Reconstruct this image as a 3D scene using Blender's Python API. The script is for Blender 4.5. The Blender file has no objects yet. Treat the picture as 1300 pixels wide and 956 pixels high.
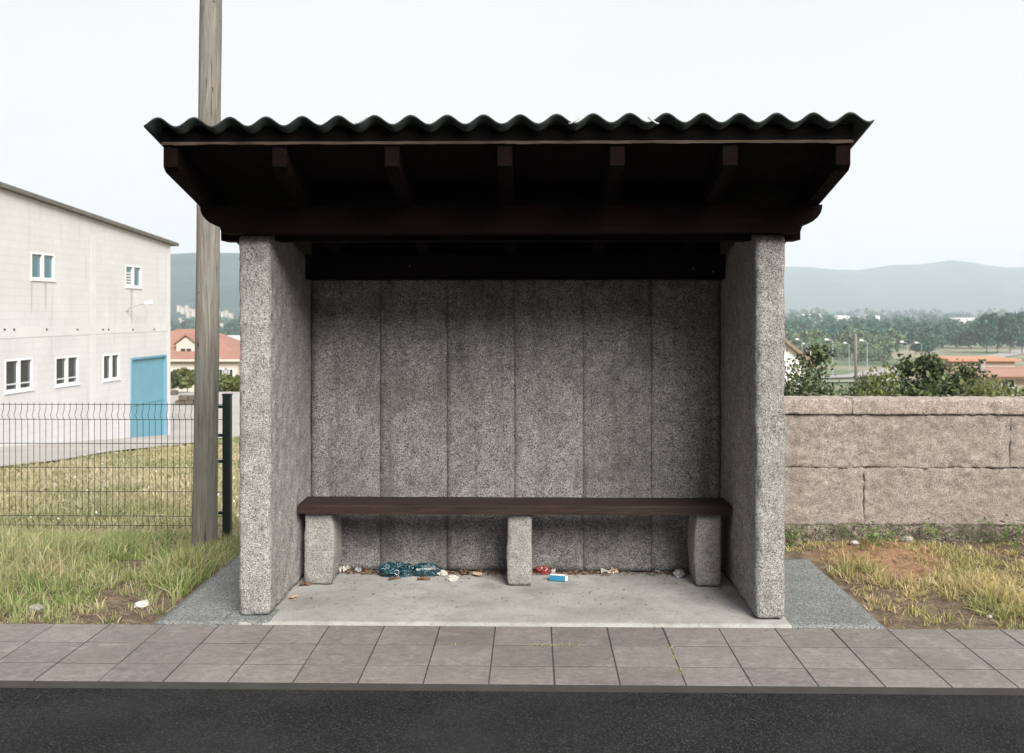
import bpy, bmesh, math, random
import numpy as np
from mathutils import Vector, Matrix, noise as mn

random.seed(7); rng = np.random.default_rng(11)
R = math.radians
scene = bpy.context.scene
COL = scene.collection

# ------------------------------------------------------------------ camera geometry
F = 1264.0; CX = 650.0; HY = 395.0; CAMZ = 1.70; TH = R(1.13)
TT = math.tan(TH)
def ratio(px):
    u = (px - CX) / F
    return (u - TT) / (1 + u * TT)
def pix(px, py, Y):
    X = ratio(px) * Y
    s = -X * math.sin(TH) + Y * math.cos(TH)
    return X, Y, CAMZ - (py - HY) / F * s
def zat(py, X, Y):
    s = -X * math.sin(TH) + Y * math.cos(TH)
    return CAMZ - (py - HY) / F * s

# ------------------------------------------------------------------ tagging / linking
def tag(o, label=None, cat=None, group=None, kind=None):
    if label: o['label'] = label
    if cat: o['category'] = cat
    if group: o['group'] = group
    if kind: o['kind'] = kind
    return o
def empty(name, loc=(0, 0, 0), rz=0.0):
    o = bpy.data.objects.new(name, None); COL.objects.link(o)
    o.location = loc; o.rotation_euler = (0, 0, rz); o.empty_display_size = .2
    return o
def link(name, me, mat=None, parent=None, loc=None, smooth=False):
    o = bpy.data.objects.new(name, me); COL.objects.link(o)
    if mat is not None: me.materials.append(mat)
    if parent is not None: o.parent = parent
    if loc is not None: o.location = loc
    if smooth:
        me.polygons.foreach_set('use_smooth', [True] * len(me.polygons))
    return o
def copy_tree(o, parent=None):
    c = o.copy(); COL.objects.link(c); c.parent = parent
    for ch in list(o.children): copy_tree(ch, c)
    return c

def npmesh(name, verts, quads=None, tris=None):
    me = bpy.data.meshes.new(name)
    verts = np.asarray(verts, dtype=np.float32).reshape(-1, 3)
    me.vertices.add(len(verts)); me.vertices.foreach_set('co', verts.ravel())
    loops = []; starts = []; n = 0
    if quads is not None and len(quads):
        q = np.asarray(quads, dtype=np.int32).reshape(-1, 4)
        loops.append(q.ravel()); starts.append(np.arange(len(q)) * 4 + n); n += len(q) * 4
    if tris is not None and len(tris):
        t = np.asarray(tris, dtype=np.int32).reshape(-1, 3)
        loops.append(t.ravel()); starts.append(np.arange(len(t)) * 3 + n); n += len(t) * 3
    loops = np.concatenate(loops).astype(np.int32); starts = np.concatenate(starts).astype(np.int32)
    me.loops.add(len(loops)); me.loops.foreach_set('vertex_index', loops)
    me.polygons.add(len(starts)); me.polygons.foreach_set('loop_start', starts)
    me.update(calc_edges=True); me.validate()
    return me

class MB:
    """collects shapes into one mesh"""
    def __init__(s): s.bm = bmesh.new()
    def box(s, x0, x1, y0, y1, z0, z1, M=None):
        co = [(x0,y0,z0),(x1,y0,z0),(x1,y1,z0),(x0,y1,z0),(x0,y0,z1),(x1,y0,z1),(x1,y1,z1),(x0,y1,z1)]
        v = [s.bm.verts.new((M @ Vector(c)) if M else c) for c in co]
        for f in ((0,3,2,1),(4,5,6,7),(0,1,5,4),(1,2,6,5),(2,3,7,6),(3,0,4,7)):
            s.bm.faces.new([v[i] for i in f])
        return s
    def prism(s, pts, axis, a, b):
        """polygon pts (2D) extruded along axis from a to b"""
        def mk(p, t):
            return {'x': (t, p[0], p[1]), 'y': (p[0], t, p[1]), 'z': (p[0], p[1], t)}[axis]
        A = [s.bm.verts.new(mk(p, a)) for p in pts]; B = [s.bm.verts.new(mk(p, b)) for p in pts]
        n = len(pts)
        s.bm.faces.new(A); s.bm.faces.new(B[::-1])
        for i in range(n): s.bm.faces.new([A[(i+1) % n], A[i], B[i], B[(i+1) % n]])
        return s
    def tube(s, pts, rad, n=8, cap=True):
        pts = [Vector(p) for p in pts]
        rads = rad if isinstance(rad, (list, tuple)) else [rad] * len(pts)
        rings = []
        for i, p in enumerate(pts):
            d = (pts[min(i+1, len(pts)-1)] - pts[max(i-1, 0)]).normalized()
            a = d.orthogonal().normalized() if i == 0 else (a - d * a.dot(d)).normalized()
            b = d.cross(a)
            rings.append([s.bm.verts.new(p + (a * math.cos(2*math.pi*k/n) + b * math.sin(2*math.pi*k/n)) * rads[i]) for k in range(n)])
        for i in range(len(rings)-1):
            for k in range(n):
                s.bm.faces.new([rings[i][k], rings[i][(k+1) % n], rings[i+1][(k+1) % n], rings[i+1][k]])
        if cap: s.bm.faces.new(rings[0][::-1]); s.bm.faces.new(rings[-1])
        return s
    def quad(s, a, b, c, d):
        s.bm.faces.new([s.bm.verts.new(p) for p in (a, b, c, d)]); return s
    def build(s, name, mat=None, parent=None, loc=None, smooth=False, bevel=0):
        bmesh.ops.recalc_face_normals(s.bm, faces=s.bm.faces)
        if bevel:
            bmesh.ops.bevel(s.bm, geom=list(s.bm.edges), offset=bevel, segments=2, affect='EDGES', profile=.6)
        me = bpy.data.meshes.new(name); s.bm.to_mesh(me); s.bm.free()
        return link(name, me, mat, parent, loc, smooth)

def rough_box(x0, x1, y0, y1, z0, z1, step=.025, amp=.004, chip=.012, nscale=9.0, warp=None, seed=0.0, rocky=False):
    """a stone block: gridded box whose surface and edges are roughened"""
    vs = []; qs = []
    def axis(a, b): return np.linspace(a, b, max(2, int(round((b - a) / step)) + 1))
    ax, ay, az = axis(x0, x1), axis(y0, y1), axis(z0, z1)
    def grid(U, V, f, flip):
        base = sum(len(v) for v in vs)
        P = np.array([[f(u, v) for v in V] for u in U]).reshape(-1, 3)
        vs.append(P); n = len(V)
        for i in range(len(U)-1):
            for j in range(n-1):
                q = [base+i*n+j, base+(i+1)*n+j, base+(i+1)*n+j+1, base+i*n+j+1]
                qs.append(q[::-1] if flip else q)
    grid(ax, az, lambda u, v: (u, y0, v), False); grid(ax, az, lambda u, v: (u, y1, v), True)
    grid(ay, az, lambda u, v: (x0, u, v), True);  grid(ay, az, lambda u, v: (x1, u, v), False)
    grid(ax, ay, lambda u, v: (u, v, z0), True);  grid(ax, ay, lambda u, v: (u, v, z1), False)
    V = np.concatenate(vs)
    cx, cy, cz = (x0+x1)/2, (y0+y1)/2, (z0+z1)/2
    out = V.copy(); off = Vector((seed*3.1, seed*1.7, seed*2.3))
    for i, p in enumerate(V):
        q = Vector(p) * nscale + off
        d = mn.noise_vector(q) * amp + mn.noise_vector(q * 2.7) * (amp * .5)
        if rocky: d = mn.noise_vector(q * .6) * (amp * .6) + mn.noise_vector(q * 1.9) * (amp * .8) + mn.noise_vector(q * 4.6) * (amp * .55)
        ex = 1 if (abs(p[0]-x0) < 1e-6 or abs(p[0]-x1) < 1e-6) else 0
        ey = 1 if (abs(p[1]-y0) < 1e-6 or abs(p[1]-y1) < 1e-6) else 0
        ez = 1 if (abs(p[2]-z0) < 1e-6 or abs(p[2]-z1) < 1e-6) else 0
        if ex + ey + ez >= 2:
            c = chip * (.35 + 1.1 * abs(mn.noise(q * 1.3)))
            if ex: d.x += c if p[0] < cx else -c
            if ey: d.y += c if p[1] < cy else -c
            if ez: d.z += c if p[2] < cz else -c
        out[i] = p + np.array(d)
    if warp is not None:
        out = np.array([warp(*p) for p in out])
    me = npmesh('m', out, qs)
    bm = bmesh.new(); bm.from_mesh(me); bmesh.ops.remove_doubles(bm, verts=bm.verts, dist=1e-5)
    bmesh.ops.recalc_face_normals(bm, faces=bm.faces)
    bm.to_mesh(me); bm.free()
    return me

# ------------------------------------------------------------------ materials
class NT:
    def __init__(s, name):
        s.m = bpy.data.materials.new(name); s.m.use_nodes = True
        s.t = s.m.node_tree; s.N = s.t.nodes; s.L = s.t.links
        s.p = s.N['Principled BSDF']; s.out = s.N['Material Output']
        s.tc = s.N.new('ShaderNodeTexCoord'); s._geo = None
    def new(s, ty, **kw):
        n = s.N.new(ty)
        for k, v in kw.items(): setattr(n, k, v)
        return n
    def coord(s, scale=(1, 1, 1), src='Object', rot=(0, 0, 0)):
        mp = s.new('ShaderNodeMapping'); mp.inputs['Scale'].default_value = scale; mp.inputs['Rotation'].default_value = rot
        s.L.new(s.tc.outputs[src], mp.inputs['Vector']); return mp.outputs['Vector']
    def noise(s, scale, detail=4, rough=.55, vec=None, dist=0.0):
        n = s.new('ShaderNodeTexNoise'); n.inputs['Scale'].default_value = scale
        n.inputs['Detail'].default_value = detail; n.inputs['Roughness'].default_value = rough
        n.inputs['Distortion'].default_value = dist
        s.L.new(vec if vec is not None else s.tc.outputs['Object'], n.inputs['Vector']); return n.outputs['Fac']
    def vor(s, scale, vec=None, feature='F1', out='Distance'):
        n = s.new('ShaderNodeTexVoronoi', feature=feature); n.inputs['Scale'].default_value = scale
        s.L.new(vec if vec is not None else s.tc.outputs['Object'], n.inputs['Vector']); return n.outputs[out]
    def ramp(s, fac, stops, interp='LINEAR'):
        n = s.new('ShaderNodeValToRGB'); n.color_ramp.interpolation = interp
        els = n.color_ramp.elements
        while len(els) < len(stops): els.new(.5)
        for e, (p, c) in zip(els, stops):
            e.position = p; e.color = (c, c, c, 1) if isinstance(c, (int, float)) else (*c, 1)
        s.L.new(fac, n.inputs['Fac']); return n.outputs['Color']
    def mix(s, fac, a, b, mode='MIX'):
        n = s.new('ShaderNodeMix', data_type='RGBA', blend_type=mode)
        for v, k in ((fac, 0), (a, 6), (b, 7)):
            if isinstance(v, (int, float)): n.inputs[k].default_value = v if k == 0 else (v, v, v, 1)
            elif isinstance(v, (tuple, list)): n.inputs[k].default_value = (*v, 1)
            else: s.L.new(v, n.inputs[k])
        return n.outputs[2]
    def math(s, op, a, b=0.0):
        n = s.new('ShaderNodeMath', operation=op)
        for k, v in ((0, a), (1, b)):
            if isinstance(v, (int, float)): n.inputs[k].default_value = v
            else: s.L.new(v, n.inputs[k])
        return n.outputs[0]
    def geo(s, out):
        if s._geo is None: s._geo = s.new('ShaderNodeNewGeometry')
        return s._geo.outputs[out]
    def sep(s, vec):
        n = s.new('ShaderNodeSeparateXYZ'); s.L.new(vec, n.inputs[0]); return n.outputs
    def color(s, c):
        if isinstance(c, tuple): s.p.inputs['Base Color'].default_value = (*c, 1)
        else: s.L.new(c, s.p.inputs['Base Color'])
        return s
    def rough(s, r, spec=None):
        if isinstance(r, (int, float)): s.p.inputs['Roughness'].default_value = r
        else: s.L.new(r, s.p.inputs['Roughness'])
        if spec is not None: s.p.inputs['Specular IOR Level'].default_value = spec
        return s
    def bump(s, h, strength=.4, dist=.01):
        n = s.new('ShaderNodeBump'); n.inputs['Strength'].default_value = strength; n.inputs['Distance'].default_value = dist
        s.L.new(h, n.inputs['Height']); s.L.new(n.outputs['Normal'], s.p.inputs['Normal']); return s

def sc3(c, k): return tuple(x * k for x in c)

def simple(name, col, rough=.7, var=.18, scale=6.0, bump=0.0, bscale=60.0, spec=.3, metal=0.0):
    t = NT(name)
    t.color(t.ramp(t.noise(scale, 5), [(.25, sc3(col, 1 - var)), (.75, sc3(col, 1 + var))])).rough(rough, spec)
    t.p.inputs['Metallic'].default_value = metal
    if bump: t.bump(t.noise(bscale, 4), bump, .01)
    return t.m

def granite(name, light, mid, dark, scale=1.0, stain=.35, rough_bump=.5, stain_col=(.16, .15, .13), moss=None):
    t = NT(name)
    # cells of feldspar / quartz / mica
    v = t.new('ShaderNodeTexVoronoi', feature='F1'); v.inputs['Scale'].default_value = 120 * scale
    w = t.new('ShaderNodeTexNoise'); w.inputs['Scale'].default_value = 60 * scale
    t.L.new(t.tc.outputs['Object'], w.inputs['Vector'])
    mv = t.mix(.12, t.tc.outputs['Object'], w.outputs['Color'])
    t.L.new(mv, v.inputs['Vector'])
    cell = t.sep(v.outputs['Color'])[0]
    n1 = t.noise(150 * scale, 3, .6)
    base = t.ramp(cell, [(0, dark), (.16, dark), (.24, mid), (.55, mid), (.66, light), (1, sc3(light, 1.08))])
    base = t.mix(t.ramp(n1, [(.38, .75), (.5, 0.0)]), base, sc3(dark, .8))
    big = t.noise(2.3, 6, .6)
    base = t.mix(t.math('MULTIPLY', t.ramp(big, [(.46, 0.0), (.72, 1.0)]), stain), base, stain_col)
    streak = t.noise(1.0, 5, .6, t.coord((9, 9, 1.0)))
    base = t.mix(t.math('MULTIPLY', t.ramp(streak, [(.52, 0.0), (.75, 1.0)]), stain * .7), base, sc3(stain_col, .8))
    oi = t.new('ShaderNodeObjectInfo')
    tone = t.math('ADD', t.math('MULTIPLY', oi.outputs['Random'], .18), .90)
    base = t.mix(1.0, base, tone, 'MULTIPLY')
    base = t.mix(1.0, base, t.ramp(t.noise(14 * scale, 6, .7), [(.32, .72), (.5, 1.0), (.7, 1.16)]), 'MULTIPLY')
    drip = t.noise(1.0, 6, .65, t.coord((4.5, 4.5, .5)), .3)
    base = t.mix(t.math('MULTIPLY', t.ramp(drip, [(.50, 0.0), (.60, 1.0)]), stain * .55), base, stain_col)
    if moss:
        base = t.mix(t.math('MULTIPLY', t.ramp(t.noise(5, 5), [(.5, 0.0), (.62, 1.0)]), moss[1]), base, moss[0])
    t.color(base).rough(.85, .25)
    h = t.math('ADD', t.noise(45 * scale, 6, .7), t.math('MULTIPLY', v.outputs['Distance'], .5))
    t.bump(h, rough_bump, .012)
    return t.m

def wood(name, a, b, axis=0, rough=.75, scale=1.0, bump=.35, spec=.04):
    t = NT(name)
    sc = [14, 14, 14]; sc[axis] = .9
    g = t.noise(3.2 * scale, 8, .65, t.coord(tuple(sc)), .4)
    fine = t.noise(14 * scale, 4, .6, t.coord(tuple(sc)))
    c = t.ramp(g, [(.3, a), (.7, b)])
    c = t.mix(t.ramp(fine, [(.35, .6), (.5, 0.0)]), c, sc3(a, .55))
    t.color(c).rough(rough, spec).bump(t.math('ADD', g, fine), bump, .006)
    return t.m

def foliage(name, cols, rough=.55, trans=.25, patch=None, pscale=1.0):
    t = NT(name)
    rnd = t.geo('Random Per Island')
    k = len(cols)
    c = t.ramp(rnd, [(i / max(1, k - 1), cc) for i, cc in enumerate(cols)])
    if patch:
        c = t.mix(t.math('MULTIPLY', t.ramp(t.noise(pscale, 3), [(.42, 0.0), (.62, 1.0)]), .8), c, t.ramp(rnd, [(0, sc3(patch, .7)), (1, sc3(patch, 1.3))]))
    t.color(c).rough(rough, .25)
    tr = t.new('ShaderNodeBsdfTranslucent'); t.L.new(c, tr.inputs['Color'])
    mx = t.new('ShaderNodeMixShader'); mx.inputs[0].default_value = trans
    t.L.new(t.p.outputs[0], mx.inputs[1]); t.L.new(tr.outputs[0], mx.inputs[2]); t.L.new(mx.outputs[0], t.out.inputs['Surface'])
    return t.m

M = {}
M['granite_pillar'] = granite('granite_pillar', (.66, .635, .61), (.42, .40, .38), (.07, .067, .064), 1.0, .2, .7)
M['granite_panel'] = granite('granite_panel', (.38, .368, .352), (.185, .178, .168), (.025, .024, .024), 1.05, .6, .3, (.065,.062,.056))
M['granite_leg'] = granite('granite_leg', (.52, .50, .47), (.35, .33, .31), (.10, .095, .09), 1.2, .15, .6)
M['wall_block'] = granite('wall_block', (.58, .51, .455), (.44, .38, .335), (.22, .19, .165), .9, .28, .9, (.24, .17, .13))
M['coping'] = granite('coping', (.58, .50, .445), (.46, .39, .34), (.24, .20, .17), .75, .12, 1.0, (.24, .17, .13))
M['footing'] = granite('footing', (.34, .29, .23), (.20, .17, .13), (.05, .045, .035), .5, .8, 1.2, (.05, .045, .03), ((.07, .08, .035), .6))
M['joint'] = simple('joint_dark', (.05, .047, .043), .95)
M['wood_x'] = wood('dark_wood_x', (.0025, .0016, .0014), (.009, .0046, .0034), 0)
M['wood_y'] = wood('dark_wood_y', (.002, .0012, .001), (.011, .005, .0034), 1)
M['wood_lit_edge'] = wood('lit_edge_wood', (.03, .021, .016), (.10, .072, .055), 0)  # paler wood carries the light caught along the fascia's lower edge
M['seat'] = wood('seat_wood', (.010, .006, .005), (.042, .022, .015), 0, .65, 1.0, .6, .3)
def mk_roof():
    t = NT('fibre_cement')
    c = t.ramp(t.noise(7, 6), [(.3, (.02, .026, .024)), (.7, (.05, .06, .055))])
    c = t.mix(t.ramp(t.noise(22, 4), [(.58, 0.0), (.7, .6)]), c, (.085, .09, .07))
    t.color(c).rough(.9, .2).bump(t.noise(90, 4), .4, .004); return t.m
M['roof'] = mk_roof()
def mk_concrete():
    t = NT('pale_concrete')
    c = t.ramp(t.noise(2.2, 7, .62), [(.3, (.26, .255, .24)), (.7, (.41, .405, .39))])
    c = t.mix(t.ramp(t.noise(120, 2), [(.32, .45), (.45, 0.0)]), c, (.17, .165, .15))
    c = t.mix(t.ramp(t.noise(9, 6, .75), [(.48, 0.0), (.72, .6)]), c, (.21, .185, .155))
    c = t.mix(t.ramp(t.noise(45, 5, .7), [(.30, .5), (.46, 0.0)]), c, (.16, .15, .135))
    for (sx, sy, r0, r1) in ((-.28, 6.13, .04, .13), (.02, 6.02, .05, .16), (.22, 6.16, .04, .12), (-1.3, 5.75, .05, .2)):
        d = t.new('ShaderNodeVectorMath', operation='DISTANCE'); t.L.new(t.tc.outputs['Object'], d.inputs[0]); d.inputs[1].default_value = (sx, sy, .015)
        c = t.mix(t.ramp(t.math('ADD', d.outputs['Value'], t.math('MULTIPLY', t.noise(11, 4), .12)), [(r0 + .04, .5), (r1 + .04, 0.0)]), c, (.17, .155, .135))
    t.color(c).rough(.9, .25).bump(t.noise(60, 6, .7), .5, .006); return t.m
M['concrete'] = mk_concrete()
def mk_apron():
    t = NT('washed_concrete')
    v = t.sep(t.vor(150, out='Color'))[0]
    c = t.ramp(v, [(0, (.075, .08, .078)), (.4, (.16, .17, .165)), (1, (.32, .33, .315))])
    c = t.mix(t.ramp(t.noise(3.5, 6), [(.35, .45), (.65, 0.0)]), c, (.11, .118, .105))
    t.color(c).rough(.95, .2).bump(t.vor(150), .6, .006); return t.m
M['apron'] = mk_apron()
def mk_tile():
    t = NT('paving_tile')
    r = t.geo('Random Per Island')
    c = t.ramp(r, [(0, (.125, .105, .098)), (.5, (.178, .153, .144)), (1, (.225, .198, .187))])
    c = t.mix(.55, c, t.ramp(t.noise(17, 8, .72, t.coord((1, 1.35, 1)), 1.2), [(.3, (.105, .094, .09)), (.7, (.32, .295, .28))]))
    c = t.mix(t.ramp(t.noise(1.3, 5), [(.46, 0.0), (.68, .55)]), c, (.125, .112, .10))
    c = t.mix(t.ramp(t.noise(5.5, 6, .7), [(.56, 0.0), (.64, .35)]), c, (.31, .29, .27))
    c = t.mix(t.ramp(t.noise(170, 2), [(.33, .5), (.42, 0.0)]), c, (.09, .08, .075))
    t.color(c).rough(.85, .3).bump(t.noise(38, 6, .7), .5, .006); return t.m
M['tile'] = mk_tile()
def mk_asphalt(name, col=(.042, .042, .044), light=(.11, .11, .11)):
    t = NT(name)
    v = t.sep(t.vor(170, out='Color'))[0]
    c = t.ramp(v, [(0, sc3(col, .6)), (.75, col), (1, light)])
    c = t.mix(t.ramp(t.noise(1.7, 5), [(.4, 0.0), (.7, .5)]), c, sc3(col, 1.8))
    c = t.mix(t.ramp(t.noise(.9, 6, .7), [(.45, 0.0), (.70, .4)]), c, sc3(col, .6))
    t.color(c).rough(.95, .04).bump(t.vor(170), .7, .006); return t.m
M['asphalt'] = mk_asphalt('asphalt', (.024, .024, .025), (.06, .06, .06))
M['yard'] = simple('worn_yard', (.36, .34, .32), .9, .15, .6, .2, 20)
M['farroad'] = simple('far_road', (.33, .31, .30), .9, .1, .02)

def mk_ground():
    t = NT('ground')
    pos = t.geo('Position'); P = t.sep(pos)
    X, Y = P[0], P[1]
    # soil close to the shelter
    soil = t.ramp(t.noise(9, 7, .65, pos), [(.3, (.07, .052, .038)), (.55, (.15, .12, .085)), (.75, (.26, .21, .15))])
    # orange sand heap colour where the builders' sand lies
    d = t.new('ShaderNodeVectorMath', operation='DISTANCE'); t.L.new(pos, d.inputs[0]); d.inputs[1].default_value = (2.42, 6.85, .02)
    o = t.ramp(t.math('ADD', d.outputs['Value'], t.math('MULTIPLY', t.noise(5, 4, .6, pos), .35)), [(.50, 1.0), (.72, 0.0)])
    soil = t.mix(o, soil, t.ramp(t.noise(14, 4, .6, pos), [(.3, (.17, .10, .058)), (.7, (.33, .21, .125))]))
    lawn = t.ramp(t.noise(1.1, 6, .6, pos), [(.3, (.26, .23, .14)), (.55, (.37, .32, .21)), (.75, (.45, .385, .28))])
    lawn = t.mix(t.ramp(t.noise(30, 4, .7, pos), [(.4, .6), (.55, 0.0)]), lawn, (.11, .12, .05))
    field = t.ramp(t.noise(.012, 5, .6, pos), [(.35, (.10, .14, .085)), (.46, (.15, .18, .11)), (.56, (.30, .27, .20)), (.68, (.24, .225, .16)), (.78, (.10, .13, .08))])
    near = t.ramp(t.math('DIVIDE', Y, 100.0), [(.078, 0.0), (.088, 1.0)])
    far = t.ramp(t.math('DIVIDE', Y, 1000.0), [(.07, 0.0), (.12, 1.0)])
    c = t.mix(far, t.mix(near, soil, lawn), field)
    t.color(c).rough(.95, .1).bump(t.noise(25, 5, .6, pos), .5, .03); return t.m
M['ground'] = mk_ground()
def mk_hill(name, a, b):
    t = NT(name)
    c = t.ramp(t.noise(.006, 6, .65), [(.35, a), (.65, b)])
    c = t.mix(t.ramp(t.noise(.05, 4, .7), [(.4, .5), (.55, 0.0)]), c, sc3(a, .6))
    t.color(c).rough(1, .05); return t.m
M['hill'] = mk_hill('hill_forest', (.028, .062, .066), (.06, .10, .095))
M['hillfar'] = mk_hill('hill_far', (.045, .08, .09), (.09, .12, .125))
M['plaster'] = None
def mk_plaster():
    t = NT('painted_block_wall')
    br = t.new('ShaderNodeTexBrick'); br.offset = .5
    br.inputs['Scale'].default_value = 1.0; br.inputs['Mortar Size'].default_value = .012
    br.inputs['Brick Width'].default_value = .5; br.inputs['Row Height'].default_value = .22
    br.inputs['Color1'].default_value = (.62, .61, .61, 1); br.inputs['Color2'].default_value = (.59, .58, .58, 1); br.inputs['Mortar'].default_value = (.52, .51, .51, 1)
    cm = t.new('ShaderNodeCombineXYZ'); s = t.sep(t.tc.outputs['Object'])
    t.L.new(s[1], cm.inputs[0]); t.L.new(s[2], cm.inputs[1]); t.L.new(cm.outputs[0], br.inputs['Vector'])
    c = t.mix(.45, br.outputs['Color'], t.ramp(t.noise(.8, 6), [(.3, (.52, .512, .512)), (.7, (.65, .64, .64))]))
    st = t.noise(1.0, 5, .6, t.coord((1, 3.0, .35)))
    c = t.mix(t.ramp(st, [(.55, 0.0), (.78, .30)]), c, (.30, .27, .25))
    t.color(c).rough(.9, .2); return t.m
M['plaster'] = mk_plaster()
M['band'] = simple('plain_band', (.61, .60, .60), .9, .07, 1.5)
M['stainm'] = simple('rust_stain', (.45, .42, .405), .95, .1, 3)
M['sheet_edge'] = simple('roof_sheet_edge', (.14, .135, .12), .8, .3, 3)
M['white'] = simple('white_paint', (.78, .775, .77), .5, .04, 3)
M['cream'] = simple('cream_render', (.54, .49, .43), .9, .06, 1)
M['blue'] = simple('blue_door_paint', (.14, .32, .41), .5, .06, 1.2, 0, spec=.4)
M['terracotta'] = None
def mk_tiles(name, a, b, w=.25):
    t = NT(name)
    wv = t.new('ShaderNodeTexWave', wave_type='BANDS', bands_direction='X'); wv.inputs['Scale'].default_value = 1.0 / w * .32; wv.inputs['Distortion'].default_value = .4
    t.L.new(t.tc.outputs['Object'], wv.inputs['Vector'])
    c = t.mix(.5, t.ramp(wv.outputs['Fac'], [(.2, a), (.8, b)]), t.ramp(t.noise(1.2, 6), [(.3, a), (.7, b)]))
    t.color(c).rough(.85, .2); return t.m
M['terracotta'] = mk_tiles('terracotta_tiles', (.25, .13, .10), (.37, .21, .165))
M['tile_orange'] = mk_tiles('orange_tiles', (.30, .18, .135), (.39, .25, .195))
M['orange'] = simple('orange_fascia', (.44, .25, .155), .8, .06, 1)
def mk_glass():
    t = NT('window_glass'); t.color((.03, .12, .14)).rough(.06, .8)
    t.p.inputs['Metallic'].default_value = 0.0; t.p.inputs['IOR'].default_value = 1.5
    t.p.inputs['Coat Weight'].default_value = .6; t.p.inputs['Coat Roughness'].default_value = .03
    return t.m
M['glass'] = mk_glass()
M['dkglass'] = simple('dark_glass', (.03, .035, .035), .08, .2, 1, spec=.7)
M['green_metal'] = simple('dark_green_coating', (.008, .022, .020), .45, .2, 30, spec=.4)
M['wire'] = simple('dark_wire', (.035, .042, .036), .5, .2, 30, spec=.4)
def mk_pole():
    t = NT('weathered_pole_wood')
    g = t.noise(5, 8, .7, t.coord((9, 9, .45)), .5)
    c = t.ramp(g, [(.3, (.10, .088, .075)), (.5, (.20, .182, .158)), (.72, (.32, .295, .26))])
    c = t.mix(t.ramp(t.noise(4, 5), [(.42, 0.0), (.7, .5)]), c, (.20, .215, .195))
    cr = t.noise(9, 3, .5, t.coord((9, 9, .28)))
    c = t.mix(t.ramp(cr, [(.30, .85), (.36, 0.0)]), c, (.035, .03, .025))
    kn = t.noise(16, 2, .5, t.coord((1, 1, .45)))
    c = t.mix(t.ramp(kn, [(.24, .9), (.28, 0.0)]), c, (.04, .03, .02))
    t.color(c).rough(.9, .2).bump(t.math('ADD', g, cr), .6, .01); return t.m
M['pole'] = mk_pole()
M['galv'] = simple('galvanised', (.42, .44, .45), .5, .1, 3, metal=.3)
M['lamp_head'] = simple('pale_lamp_head', (.8, .8, .8), .4, .05)
M['trunk'] = simple('bark', (.09, .07, .055), .95, .3, 8, .5, 20)
M['stone'] = simple('grey_rubble', (.30, .28, .25), .9, .3, 9, .5, 30)
M['pile'] = simple('dark_rubble', (.12, .10, .085), .95, .4, 6)
M['paper'] = simple('soiled_paper', (.50, .48, .44), .8, .25, 40, .3, 80)
M['brownpaper'] = simple('kraft_paper', (.46, .33, .23), .85, .2, 40)
def mk_film(name, col, rough=.2):
    t = NT(name)
    t.color(t.ramp(t.noise(35, 4), [(.3, sc3(col, .35)), (.7, sc3(col, 1.5))])).rough(rough, .7)
    t.bump(t.noise(60, 3), .8, .01); return t.m
M['film'] = mk_film('teal_plastic', (.006, .045, .058))
M['clear'] = mk_film('milky_plastic', (.35, .36, .36), .25)
M['packblue'] = simple('blue_carton', (.03, .20, .34), .5, .15, 25)
M['red'] = simple('red_wrapper', (.22, .03, .03), .5, .7, 60)
M['deadleaf'] = simple('dead_leaf', (.13, .07, .04), .85, .5, 50)
M['debris'] = foliage('leaf_debris', [(.05, .035, .025), (.16, .10, .065), (.30, .20, .13), (.10, .07, .05)], .9, 0)
M['grassL'] = foliage('long_grass', [(.12, .19, .045), (.20, .28, .08), (.32, .37, .14), (.48, .44, .26)], .5, .35, (.42, .38, .22), 1.3)
M['grassR'] = foliage('dry_grass', [(.30, .30, .10), (.46, .39, .17), (.58, .46, .25), (.62, .50, .34)], .55, .35, (.30, .32, .12), 1.4)
M['lawn'] = foliage('lawn_blades', [(.24, .23, .12), (.38, .34, .20), (.48, .42, .28), (.54, .47, .34)], .6, .3, (.22, .24, .10), .35)
M['daisy'] = simple('white_petals', (.8, .8, .76), .7, .02)
M['weed'] = foliage('weed_leaves', [(.07, .12, .035), (.13, .19, .055), (.2, .25, .09)], .5, .25)
M['bushdark'] = foliage('dark_bush_leaves', [(.020, .033, .014), (.042, .062, .024), (.09, .12, .05), (.17, .19, .10)], .45, .15)
M['bushlight'] = foliage('light_bush_leaves', [(.09, .115, .035), (.15, .175, .06), (.24, .25, .10)], .5, .3)
M['bushmid'] = foliage('mid_bush_leaves', [(.04, .06, .026), (.08, .105, .045), (.15, .17, .085)], .5, .25)
M['farleaf'] = foliage('valley_leaves', [(.015, .062, .048), (.04, .11, .078), (.085, .165, .105)], .7, .1)
M['farleaf2'] = foliage('valley_leaves_pale', [(.07, .12, .06), (.13, .19, .10), (.2, .25, .14)], .7, .1)
M['moss'] = foliage('joint_moss', [(.2, .18, .06), (.33, .29, .12), (.42, .36, .18)], .9, .1)
M['carwhite'] = simple('car_white', (.75, .75, .75), .3, .03)
M['tyre'] = simple('tyre_black', (.02, .02, .02), .9)

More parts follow.
